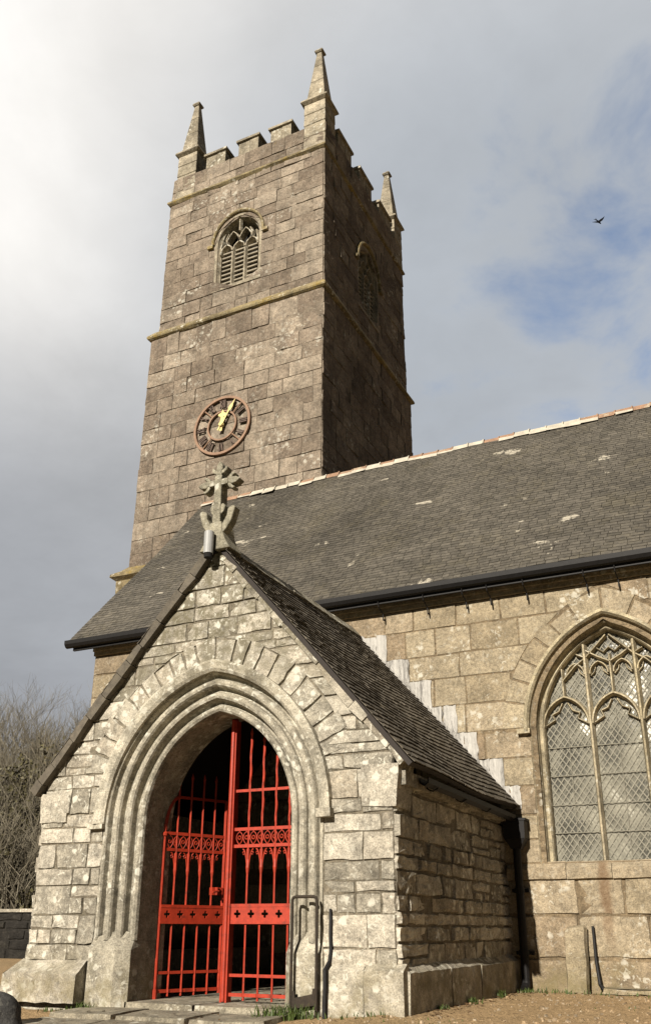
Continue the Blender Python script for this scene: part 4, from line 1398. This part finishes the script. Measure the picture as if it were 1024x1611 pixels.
# belfry windows
for side in 'SE':
    y0_ = 7.81 if side == 'S' else -4.645
    c_ = BCX if side == 'S' else BCY
    G = (lambda u, z, d: (c_ + u * .94, y0_ - d, z + .15)) if side == 'S' else (lambda u, z, d: (y0_ + d, c_ + u * .94, z + .15))
    hw, k, zs_b, zb_b = BW['hw'], BW['k'], BW['zs'], BW['sill']
    mb = MB()
    rr = []
    for w_, d in ((.76, -.02), (.755, .018), (.67, .018), (.62, -.08), (.60, -.10), (.60, -.45)):
        rr.append([G(x, z, d) for x, z in arch_pts(0, w_, k, zs_b, zb_b - .03, 12)])
    mb.rows(rr)
    mb.add([G(-.76, zb_b - .14, -.02), G(-.76, zb_b - .14, .04), G(-.76, zb_b - .04, .035), G(-.76, zb_b + .05, -.2), G(.76, zb_b - .14, -.02), G(.76, zb_b - .14, .04), G(.76, zb_b - .04, .035), G(.76, zb_b + .05, -.2)],
           [(0, 1, 5, 4), (1, 2, 6, 5), (2, 3, 7, 6), (0, 1, 2, 3), (4, 5, 6, 7)])
    bw = mb.build('belfry_window', MAT['tower_trim'], TW)
    mb = MB()
    hp = [(.76, .0), (.765, .075), (.79, .10), (.835, .09), (.845, 0)]
    rr = [[G(x, z, d) for x, z in arch_pts(0, w_, k, zs_b, zs_b - .1, 14)][5:-5] for w_, d in hp]
    mb.rows(rr)
    for sg in (-1, 1):
        a, b = sorted((sg * .78, sg * .96))
        vs = [G(x, z, d) for z in (zs_b - .12, zs_b - .03) for x, d in ((a, 0), (b, 0), (b, .10), (a, .10))]
        mb.add(vs, [(0, 1, 2, 3), (4, 5, 6, 7), (0, 1, 5, 4), (1, 2, 6, 5), (2, 3, 7, 6), (3, 0, 4, 7)])
    mb.build('window_hood', MAT['string'], bw)
    tb = MB()

    def tb2(pts, w_, d=.12, yoff=-.14):
        rr = []
        n = len(pts)
        for i, (x, z) in enumerate(pts):
            a, b = pts[max(0, i - 1)], pts[min(n - 1, i + 1)]
            dx, dz = b[0] - a[0], b[1] - a[1]
            l = math.hypot(dx, dz) or 1
            nx, nz = -dz / l, dx / l
            rr.append([G(x + nx * o * w_, z + nz * o * w_, yoff - yy * d) for o, yy in ((-.5, .6), (-.5, -.3), (-.2, -1.0), (.2, -1.0), (.5, -.3), (.5, .6))])
        tb.rows(rr, close=True, tint=(.5, rnd(), rnd()))
        for q in (rr[0], rr[-1]):
            tb.add(q, [tuple(range(6))])
    lw2 = 0.40
    for x in (-.2, .2):
        tb2([(x, zb_b - .02), (x, 16.9)], .10)
    for i in (-1, 0, 1):
        tb2([(i * lw2 + a, b) for a, b in ((-.2, 16.86), (-.15, 17.02), (-.07, 17.09), (0, 17.13), (.07, 17.09), (.15, 17.02), (.2, 16.86))], .075)
    for i in (-.5, .5):
        tb2([(i * lw2 + a, b) for a, b in ((-.2, 17.11), (-.19, 17.25), (-.10, 17.40), (0, 17.50), (.10, 17.40), (.19, 17.25), (.2, 17.11))], .07)
    for sg in (-1, 1):
        tb2([(sg * .40, 17.12), (sg * .42, 17.30), (sg * .34, 17.46)], .07)
        tb2([(sg * .60, 16.9), (sg * .585, 17.1), (sg * .54, 17.3)], .09)
    tb2([(0, 17.12), (0, 17.25)], .07)
    tb2([(0, 17.48), (0, 17.84)], .08)
    tb.build('tracery', MAT['tower_trim'], bw)
    for i in (-1, 0, 1):
        mb = MB()
        z = zb_b + .02
        while z < 16.95:
            a, b = i * lw2 - .165, i * lw2 + .165
            mb.add([G(a, z, -.10), G(b, z, -.10), G(b, z + .09, -.26), G(a, z + .09, -.26), G(a, z + .03, -.09), G(b, z + .03, -.09), G(b, z + .12, -.25), G(a, z + .12, -.25)],
                   [(0, 1, 2, 3), (4, 5, 6, 7), (0, 1, 5, 4), (1, 2, 6, 5), (0, 3, 7, 4)])
            z += .135
        mb.build('louvres', MAT['louvre'], bw)
    mb = MB()
    mb.add([G(-.62, zb_b - .05, -.46), G(.62, zb_b - .05, -.46), G(.62, 17.95, -.46), G(-.62, 17.95, -.46)], [(0, 1, 2, 3)])
    mb.build('dark_backing', MAT['void'], bw)

# ------------------------------------------------------------------ clock
CX, CZ, CR = -7.155, 11.64, 0.775
yS = 7.63
ck = thing('tower_clock', 'round brown skeleton clock dial with gold hands on the tower', 'clock', (CX, yS, CZ))
ck_y = yS - 0.02


def annulus(mb, r0, r1, y0, y1, n=48):
    rr = []
    for r, y in ((r0, y0), (r1, y0), (r1, y1), (r0, y1)):
        rr.append([(CX + r * math.sin(2 * PI * i / n), y, CZ + r * math.cos(2 * PI * i / n)) for i in range(n)])
    rr.append(rr[0])
    mb.rows(rr, close=True)


mb = MB()
annulus(mb, .715, CR, yS - .075, yS - .02)
annulus(mb, .36, .40, yS - .068, yS - .02)
for i in range(4):
    t = PI / 4 + i * PI / 2
    mb.tube([(CX + .39 * math.sin(t), yS - .04, CZ + .39 * math.cos(t)), (CX + .72 * math.sin(t), yS - .04, CZ + .72 * math.cos(t))], .018, 6)
    mb.tube([(CX + .73 * math.sin(t), yS - .04, CZ + .73 * math.cos(t)), (CX + .73 * math.sin(t), yS + .03, CZ + .73 * math.cos(t))], .02, 6)
mb.build('dial_ring', MAT['clock'], ck)
ROM = ['XII', 'I', 'II', 'III', 'IV', 'V', 'VI', 'VII', 'VIII', 'IX', 'X', 'XI']
for i, s_ in enumerate(ROM):
    mb = MB()
    t = 2 * PI * i / 12
    ur, ut = Vector((math.sin(t), 0, math.cos(t))), Vector((math.cos(t), 0, -math.sin(t)))
    wd = {'I': .042, 'V': .085, 'X': .085}
    tot = sum(wd[c] for c in s_)
    x = -tot / 2

    def stroke(x0, r0, x1, r1, h):
        a = Vector((CX, yS - .064, CZ)) + ut * x0 + ur * r0
        b = Vector((CX, yS - .064, CZ)) + ut * x1 + ur * r1
        n_ = ut * h
        D_ = Vector((0, .035, 0))
        vs = [a - n_, a + n_, b + n_, b - n_]
        mb.add(vs + [v + D_ for v in vs], [(0, 1, 2, 3), (0, 1, 5, 4), (1, 2, 6, 5), (2, 3, 7, 6), (3, 0, 4, 7)])
    for c in s_:
        xc = x + wd[c] / 2
        if c == 'I':
            stroke(xc, .47, xc, .68, .012)
        elif c == 'V':
            stroke(xc - .030, .68, xc, .47, .014)
            stroke(xc + .030, .68, xc, .47, .008)
        else:
            stroke(xc - .030, .68, xc + .030, .47, .014)
            stroke(xc + .030, .68, xc - .030, .47, .008)
        x += wd[c]
    mb.build('numeral', MAT['numeral'], ck)


def hand(name, ang, length, w_, y, blob):
    mb = MB()
    t = R(ang)
    ur, ut = Vector((math.sin(t), 0, math.cos(t))), Vector((math.cos(t), 0, -math.sin(t)))
    out = [(-.16, .5 * w_), (-.02, .45 * w_), (.0, w_ * .9), (length * .35, w_ * .55), (length * .55, w_ * .5), (length * .62, w_ * blob), (length * .74, w_ * blob), (length * .82, w_ * .5), (length, .006)]
    o_ = Vector((CX, y, CZ))
    poly = [o_ + ur * r + ut * h for r, h in out] + [o_ + ur * r - ut * h for r, h in reversed(out)]
    n = len(poly)
    mb.add(poly + [p + Vector((0, .012, 0)) for p in poly], [tuple(range(n)), tuple(range(2 * n - 1, n - 1, -1))] + [(i, (i + 1) % n, n + (i + 1) % n, n + i) for i in range(n)])
    mb.build(name, MAT['gold'], ck)


hand('hour_hand', 4, .40, .075, yS - .085, 1.5)
hand('minute_hand', 31, .70, .042, yS - .105, 1.1)
mb = MB()
mb.tube([(CX, yS - .13, CZ), (CX, yS - .04, CZ)], .05, 12)
mb.build('hub', MAT['gold'], ck)

# ------------------------------------------------------------------ small fixtures
lx, ly, lz = -2.085, -0.17, 4.655
lm = thing('wall_lamp', 'small grey cylindrical lamp fixed under the gable cross', 'lamp', (lx, -0.06, lz))
mb = MB()
mb.tube([(lx, ly, lz + .17), (lx, ly, lz + .16), (lx, ly, lz - .10)], [.042, .056, .056], 16)
mb.build('casing', MAT['lampcase'], lm)
mb = MB()
mb.tube([(lx, ly, lz - .102), (lx, ly, lz - .15)], [.05, .045], 16)
mb.build('lens', MAT['void'], lm)
mb = MB()
mb.box(lx - .04, lx + .04, -0.115, -.03, lz - .05, lz + .08)
mb.build('bracket', MAT['iron'], lm)

dp = thing('drainpipe', 'black cast iron drainpipe with hopper at the porch and nave corner', 'drainpipe', (0.185, 3.56, 0.05))
mb = MB()
mb.tube([(.185, 3.56, .05), (.185, 3.56, 1.62)], .05, 12)
mb.tube([(.185, 3.56, .12), (.185, 3.545, .07), (.185, 3.47, .03)], .05, 12)
mb.build('pipe', MAT['iron'], dp)
for z in (.42, 1.12):
    mb = MB()
    mb.tube([(.185, 3.56, z - .03), (.185, 3.56, z + .03)], .062, 12)
    mb.box(.08, .29, 3.60, 3.67, z - .02, z + .02)
    mb.build('collar', MAT['iron'], dp)
mb = MB()
mb.frustum(.19, 3.555, 1.60, .06, .06, 1.72, .125, .095)
mb.frustum(.19, 3.555, 1.722, .13, .10, 1.93, .135, .105)
mb.frustum(.19, 3.555, 1.932, .15, .112, 1.96, .15, .112)
mb.build('hopper', MAT['iron'], dp)

# porch eave gutter end stub
pg = thing('porch_gutter', 'short black gutter under the eave of the porch roof', 'gutter', (0.24, 2.0, 1.98))
mb = MB()
gs2 = [(-.05, .03), (-.045, -.02), (0, -.05), (.045, -.02), (.05, .03), (.04, .03), (.035, -.012), (0, -.038), (-.035, -.012), (-.04, .03)]
mb.rows([[(.17 + a, y, 2.0 + b - .008 * y) for a, b in gs2] for y in (.35, 1.5, 2.5, 3.5)], close=True)
mb.build('trough', MAT['iron'], pg)
for y in (.6, 1.5, 2.4, 3.3):
    mb = MB()
    mb.tube([(.08, y, 2.02), (.12, y, 1.95), (.17, y, 1.93), (.225, y, 1.96)], .008, 5)
    mb.build('bracket', MAT['iron'], pg)

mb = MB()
mb.tube([(-.639, -.022, .85), (-.632, -.024, .75), (-.634, -.026, .62), (-.628, -.026, .5), (-.640, -.03, .41), (-.652, -.098, .34), (-.650, -.10, .2), (-.655, -.10, .05), (-.655, -.105, -.12)], [.012, .017, .016, .017, .018, .02, .02, .02, .021], 7)  # thin dark tube down the wall and out over the plinth
tag(mb.build('wall_dark_line', MAT['iron']), 'thin dark line running down the pale porch wall beside the boot scraper', 'dark_line')
bs = thing('boot_scraper', 'rusty iron hoop boot scraper standing beside the archway', 'boot scraper', (-.845, -.16, -.12))
mb = MB()
sx0, sx1, sy, stp = -.985, -.733, -.105, .953
pts = [(sx0 - .004, sy, -.2), (sx0, sy, .5), (sx0, sy, stp - .03), (sx0 + .01, sy, stp - .008), (sx0 + .035, sy, stp), (sx1 - .035, sy, stp), (sx1 - .01, sy, stp - .008), (sx1, sy, stp - .03), (sx1, sy, .5), (sx1 - .004, sy, -.2)]
mb.tube(pts, .0145, 8)
mb.build('hoop', MAT['rusty'], bs)
mb = MB()
mb.prism([(sx0 + .012, .02), (sx1 - .012, .055), (sx1 - .012, .19), (sx1 - .035, .19), (sx1 - .04, .145), (sx0 + .04, .11), (sx0 + .035, .165), (sx0 + .012, .165)], lambda u, z, d: (u, sy + d, z), -.006, .006)
mb.build('blade', MAT['rusty'], bs)

# mast on the tower
mb = MB()
mb.tube([(-5.52, 9.0, 19.5), (-5.52, 9.0, 21.15)], [.035, .035], 8)
mb.tube([(-5.52, 9.0, 21.15), (-5.52, 9.0, 21.9), (-5.52, 9.0, 22.25)], [.045, .04, .012], 8)
tag(mb.build('mast', MAT['mast']), 'thin white mast rising behind the tower battlements', 'mast')

# stones leaning at the foot of the nave wall
mb = MB()
block(mb, [(.60, -.02), (.86, -.02), (.885, .70), (.86, .73), (.66, .71), (.63, .66)], lambda u, z, d: (u + .05, 3.60 - d - (.07 - .07 * z), z), gap=.0, bev=.02, proud=.025, sink=.04, jit=.008, rough=.006, tint=(.4, .5, .2))
tag(mb.build('leaning_slab', MAT['nave']), 'upright weathered stone slab leaning against the foot of the nave wall', 'stone slab')
mb = MB()
mb.tube([(1.0, 3.63, .72), (1.005, 3.61, .35), (1.03, 3.58, .10), (1.10, 3.52, .02)], [.016, .018, .022, .03], 7)  # thin dark tube bending outward at its foot
tag(mb.build('slab_dark_line', MAT['iron']), 'thin dark line running down the nave wall beside the leaning slab', 'dark_line')
mb = MB()
block(mb, [(1.05, 0), (1.62, 0), (1.60, .07), (1.08, .075)], lambda u, z, d: (u, 3.45 - d, z), gap=0, bev=.012, proud=.0, sink=.2, jit=.008, rough=.006, tint=(.3, .5, .2))
mb.add([(1.07, 3.46, .07), (1.6, 3.46, .068), (1.6, 3.66, .07), (1.07, 3.66, .07)], [(0, 1, 2, 3)], 0, (.3, .5, .2))
tag(mb.build('kerb_stone', MAT['nave']), 'low flat stone lying under the traceried window', 'stone')

# dark rounded boulder at the corner of the path
bm = bmesh.new()
bmesh.ops.create_icosphere(bm, subdivisions=4, radius=1)
for v in bm.verts:
    n = v.co.copy()
    q = 1 + .09 * math.sin(3 * n.x + 1) + .08 * math.sin(4 * n.y + 2 * n.z) + .06 * math.sin(5 * n.z - 3 * n.x) + .015 * math.sin(17 * n.x + 9 * n.z) + .012 * math.sin(23 * n.y - 13 * n.z)
    v.co = Vector((n.x * .33, n.y * .26, n.z * .26)) * q
me = bpy.data.meshes.new('boulder')
bm.to_mesh(me)
bm.free()
me.materials.append(MAT['boulder'])
me.polygons.foreach_set('use_smooth', [True] * len(me.polygons))
o = bpy.data.objects.new('boulder', me)
COL.objects.link(o)
o.location = (-3.40, -1.25, -.13)
tag(o, 'dark rounded boulder at the left edge of the path', 'boulder')

# ------------------------------------------------------------------ boundary wall
bwall = thing('boundary_wall', 'low dark boundary wall with a pale coping below the trees', 'wall', (-16, 9.0, 0))
mb = MB()
F = lambda u, z, d: (u, 9.0 - d, z)
masonry(mb, courses(-.1, .98, .16, .28), lambda z: -40, lambda z: -9.7, lambda z: [], .3, .8, F, gap=.008, bev=.02, proud=.02, rough=.015, jit=.01)
mb.box(-40, -9.7, 9.0, 9.35, -.2, .98, 0)
mb.build('stonework', MAT['boundary'], bwall)
mb = MB()
x = -40
while x < -9.75:
    q = min(-9.7, x + uni(.6, 1.0))
    mb.box(x + .004, q - .004, 8.93, 9.42, .985, 1.05 + uni(0, .012))
    x = q
mb.build('coping', MAT['porch'], bwall)

# ------------------------------------------------------------------ trees: bare winter trees and a tangle of ivy and scrub
def make_tree(seed, H, spread, levels, lean=0.0):
    rng = random.Random(seed)
    wood, tw = MB(), MB()

    def grow(p, d, L_, r, lev):
        n = 3 if lev > 1 else 5
        pts, rad = [p.copy()], [r]
        q, dd = p.copy(), d.copy()
        for i in range(n):
            dd = (dd + Vector((rng.gauss(0, .13), rng.gauss(0, .13), rng.gauss(0.04, .08)))).normalized()
            q = q + dd * (L_ / n)
            pts.append(q.copy())
            rad.append(r * (1 - .62 * (i + 1) / n))
        tgt = wood if lev < 2 else tw
        tgt.tube(pts, rad, 7 if lev == 0 else (5 if lev == 1 else 3), cap=False, tint=(rng.random(),) * 3)
        if lev >= levels:
            return
        kids = (11, 7, 6, 5, 3)[lev]
        for i in range(kids):
            t = rng.uniform(.30 if lev else .28, 1.0)
            idx = min(n - 1, int(t * n))
            b = pts[idx].lerp(pts[idx + 1], t * n - idx)
            ax = dd.cross(Vector((rng.gauss(0, 1), rng.gauss(0, 1), rng.gauss(0, 1)))).normalized()
            nd = (Matrix.Rotation(rng.uniform(.35, .85) * (1.05 if lev < 2 else 1), 3, ax) @ dd)
            nd = (nd + Vector((0, 0, .28))).normalized()
            grow(b, nd, L_ * rng.uniform(.45, .68) * (spread if lev == 0 else 1), max(.006, rad[idx] * rng.uniform(.42, .6)), lev + 1)
    grow(Vector((0, 0, -.1)), Vector((lean, 0, 1)).normalized(), H * .62, H * .027, 0)
    return wood, tw


def leaf_mass(seed, n, rx, ry, rz, size, zc):
    rng = random.Random(seed)
    lb = MB()
    cl = [(rng.gauss(0, .5), rng.gauss(0, .5), rng.uniform(-1, 1), rng.uniform(.2, .45)) for _ in range(26)]
    for _ in range(n):
        a = cl[rng.randrange(len(cl))]
        v = Vector((rng.gauss(0, 1), rng.gauss(0, 1), rng.gauss(0, 1))).normalized() * a[3] * rng.random() ** .35
        p = Vector(((a[0] + v.x) * rx, (a[1] + v.y) * ry, zc + (a[2] * .8 + v.z) * rz))
        if p.z < 0:
            continue
        e1 = Vector((rng.gauss(0, 1), rng.gauss(0, 1), rng.gauss(0, 1))).normalized()
        e2 = e1.cross(Vector((rng.gauss(0, 1), rng.gauss(0, 1), rng.gauss(0, 1)))).normalized()
        s_ = size * rng.uniform(.6, 1.3)
        lb.add([p - e1 * s_, p + e2 * s_ * .6, p + e1 * s_, p - e2 * s_ * .6], [(0, 1, 2, 3)], 0, (rng.random(),) * 3)
    return lb


protos = []
for sd_, H, sp_ in ((3, 11.0, 1.0), (8, 9.5, 1.1), (21, 12.5, .95)):
    t = thing('bare_tree', 'x', 'tree', (0, 0, 0), group='bare winter trees beyond the boundary wall')
    wd, tw = make_tree(sd_, H, sp_, 4)
    wd.build('trunk', MAT['bark'], t)
    tw.build('crown', MAT['twig'], t)
    protos.append(t)
spots = [(-22.6, 19.0, 0, .84, 'bare winter tree closest to the left pier of the porch'),
         (-25.3, 18.0, 1, .86, 'bare winter tree with a dense twig crown at the left picture edge'),
         (-26.6, 24.5, 2, .92, 'tallest bare tree rising above the dark boundary wall'),
         (-31.5, 24.0, 0, .98, 'bare tree at the far left behind the wall, half out of frame'),
         (-20.4, 17.0, 2, .62, 'short bare tree just left of the aisle roof verge'),
         (-29.5, 30.0, 1, 1.25, 'furthest bare tree showing faintly behind the other crowns')]
spots += [(-23.9, 21.5, 1, 1.0, 'bare tree with a rounded crown between the tallest tree and the porch'), (-28.2, 20.5, 2, .80, 'slender bare tree cut by the left picture edge above the scrub')]
used = set()
for i, (x, y, k_, sc, lab) in enumerate(spots):
    o = protos[k_] if k_ not in used else copy_tree(protos[k_])
    used.add(k_)
    o.location = (x, y, 0)
    o.scale = (sc * .97, sc * .97, sc * .93)
    o.rotation_euler = (0, 0, i * 1.7)
    o['label'] = lab

bushes = [(-18.6, 12.6, 1.2, 1.2, 1.9, 1.9, 'brown bramble clump pressing on the dark wall next to the porch'), (-23.2, 14.2, 1.9, 1.5, 2.5, 2.4, 'dense dark scrub at the picture edge in front of the tall trees'), (-20.6, 17.6, 1.9, 1.6, 3.6, 3.4, 'tallest ivy column rising into the bare crowns'),
          (-19.2, 15.0, 1.7, 1.5, 2.4, 2.3, 'olive ivy thicket beside the porch left pier'), (-21.6, 15.6, 1.9, 1.6, 2.9, 2.8, 'tall tangled scrub at the left picture edge'),
          (-17.4, 13.6, 1.4, 1.3, 1.6, 1.6, 'low brown scrub directly above the dark wall coping'), (-24.5, 17.0, 2.2, 1.8, 3.0, 3.0, 'ivy covered scrub furthest from the church')]
for i, (x, y, rx, ry, rz, zc, lab) in enumerate(bushes):
    t = thing('scrub_bush', lab, 'bush', (x, y, 0), group='scrub behind the boundary wall')
    lb = leaf_mass(40 + i, 4200, rx, ry, rz, .075, zc)
    lb.v = [(a + x, b + y, c) for a, b, c in lb.v]
    lb.build('foliage', MAT['ivy'], t)
    st = MB()
    rng = random.Random(90 + i)
    for _ in range(260):
        a = rng.uniform(-1, 1) * rx
        p = Vector((x + a, y + rng.uniform(-1, 1) * ry, 0))
        d = Vector((rng.gauss(0, .25), rng.gauss(0, .25), 1)).normalized()
        L_ = zc + rz * rng.uniform(.2, 1.2)
        pts = [p + d * L_ * j / 4 + Vector((rng.gauss(0, .12), rng.gauss(0, .12), 0)) * j for j in range(5)]
        st.tube(pts, [.03, .024, .018, .012, .005], 3, cap=False)
        for _b in range(5):
            j = rng.randrange(1, 4)
            e = (d + Vector((rng.gauss(0, .7), rng.gauss(0, .7), rng.gauss(.2, .4)))).normalized()
            st.tube([pts[j], pts[j] + e * .5, pts[j] + e * 1.0 + Vector((0, 0, .15))], [.012, .008, .004], 3, cap=False)
    st.build('stems', MAT['twig'], t)

# ------------------------------------------------------------------ grass tufts at the wall foot
gb = MB()
rng = random.Random(5)
for cx, cy, n, r_, h_ in ((-1.12, -.16, 130, .16, .13), (-.88, -.20, 110, .14, .12), (-3.28, -.16, 90, .13, .09), (-3.5, -.26, 50, .2, .05), (0.25, 3.4, 40, .12, .06), (1.8, 3.5, 40, .5, .05), (.16, 1.6, 70, .06, .06), (-.3, -.12, 40, .3, .05), (.14, .7, 60, .05, .05), (.16, 2.6, 80, .06, .07), (.6, 3.5, 70, .3, .06), (1.4, 3.42, 70, .4, .05), (2.6, 3.5, 90, .5, .07), (.5, -.4, 25, .3, .03), (1.7, 1.6, 30, .6, .03)):
    for _ in range(n):
        x, y = cx + rng.gauss(0, r_ * .6), cy + rng.gauss(0, r_ * .35)
        z = gz(x, y) - .01
        a = rng.uniform(0, 2 * PI)
        d = Vector((math.cos(a), math.sin(a), 0))
        h = h_ * rng.uniform(.5, 1.3)
        wv = Vector((-d.y, d.x, 0)) * rng.uniform(.004, .008)
        p = Vector((x, y, z))
        ln = rng.uniform(.2, .8)
        q1, q2 = p + Vector((0, 0, h * .6)) + d * h * ln * .3, p + Vector((0, 0, h)) + d * h * ln
        gb.add([p - wv, p + wv, q1 + wv * .8, q1 - wv * .8, q2], [(0, 1, 2, 3), (3, 2, 4)], 0, (rng.random(),) * 3)
tag(gb.build('grass', MAT['grass']), 'green grass tufts growing along the foot of the walls', 'grass', kind='stuff')

pb = MB()
rng = random.Random(17)
for _ in range(1300):
    x, y = rng.uniform(-.8, 4.2), rng.uniform(-2.2, 3.5)
    if x < .12 and y > -.12:
        continue
    r_ = rng.uniform(.006, .02) * (1.6 if rng.random() < .06 else 1)
    z = gz(x, y)
    k_ = 5
    a0 = rng.random() * 6
    top = [(x + r_ * .7 * math.cos(a0 + 2 * PI * i / k_), y + r_ * .7 * math.sin(a0 + 2 * PI * i / k_), z + r_ * .7) for i in range(k_)]
    bot = [(x + r_ * math.cos(a0 + 2 * PI * i / k_) * rng.uniform(.8, 1.2), y + r_ * math.sin(a0 + 2 * PI * i / k_), z - .01) for i in range(k_)]
    pb.add(bot + top, [(i, (i + 1) % k_, k_ + (i + 1) % k_, k_ + i) for i in range(k_)] + [tuple(range(k_, 2 * k_))])
tag(pb.build('pebbles', MAT['pebble']), 'small loose pebbles scattered over the gravel by the porch', 'pebbles', kind='stuff')

lb2 = MB()
rng = random.Random(29)
for _ in range(420):
    t = rng.random()
    if t < .4:
        x, y = .12 + abs(rng.gauss(0, .18)), rng.uniform(-.1, 3.5)
    elif t < .75:
        x, y = rng.uniform(.2, 4.5), 3.62 - abs(rng.gauss(0, .22))
    else:
        x, y = rng.uniform(-3.0, 3.5), rng.uniform(-1.6, -.2)
    z = gz(x, y) + .012 + (.05 if -3.3 < x < -.95 and y > -.62 else (.02 if -3.3 < x < -.95 else 0))
    a = rng.uniform(0, 2 * PI)
    L_ = rng.uniform(.014, .032)
    e1 = Vector((math.cos(a), math.sin(a), rng.uniform(-.2, .35))) * L_
    e2 = Vector((-math.sin(a), math.cos(a), rng.uniform(-.3, .3))) * L_ * .5
    p = Vector((x, y, z))
    lb2.add([p - e1, p + e2, p + e1, p - e2], [(0, 1, 2), (0, 2, 3)], 0, (rng.random(),) * 3)
tag(lb2.build('fallen_leaves', MAT['leaf']), 'dry brown leaves blown against the foot of the walls', 'leaves', kind='stuff')

# ------------------------------------------------------------------ bird
bp = Vector(CAM['loc']) + pix(941, 349) * 40.0
bmb = MB()
bx, by, bz = bp
# a flying swift-like bird seen from below: body spindle, forked tail, two swept wings
ax = Vector((.55, .1, -.83)).normalized()
sd2 = Vector((.75, .35, .55)).normalized()
sd2 = (sd2 - ax * sd2.dot(ax)).normalized()
nr = ax.cross(sd2)
n = 8
rr = []
for t, r_ in ((-.17, .004), (-.12, .022), (-.05, .04), (.03, .042), (.09, .03), (.12, .026), (.145, .016), (.165, .003)):
    rr.append([bp + ax * t + sd2 * r_ * math.cos(2 * PI * i / n) + nr * r_ * math.sin(2 * PI * i / n) for i in range(n)])
bmb.rows(rr, close=True)
for sg in (1, -1):
    fl = .25 if sg > 0 else .6
    P_ = [(.05, .02, 0), (.07, .13, .03), (.03, .25, .05), (-.05, .36, .04), (-.03, .24, .045), (-.05, .12, .025), (-.05, .02, 0)]
    top = [bp + ax * a + sd2 * sg * b + nr * (c + b * fl * .5) for a, b, c in P_]
    bot = [p - nr * .008 for p in top]
    m_ = len(top)
    bmb.add(top + bot, [tuple(range(m_)), tuple(range(2 * m_ - 1, m_ - 1, -1))] + [(i, (i + 1) % m_, m_ + (i + 1) % m_, m_ + i) for i in range(m_)])
    tl = [bp + ax * -.12 + sd2 * sg * .004, bp + ax * -.15 + sd2 * sg * .03, bp + ax * -.27 + sd2 * sg * .06, bp + ax * -.2 + sd2 * sg * .004]
    bmb.add(tl + [p - nr * .006 for p in tl], [(0, 1, 2, 3), (7, 6, 5, 4), (0, 1, 5, 4), (1, 2, 6, 5), (2, 3, 7, 6)])
o = bmb.build('bird', MAT['feather'])
tag(o, 'small black bird flying in the cloudy sky', 'bird')
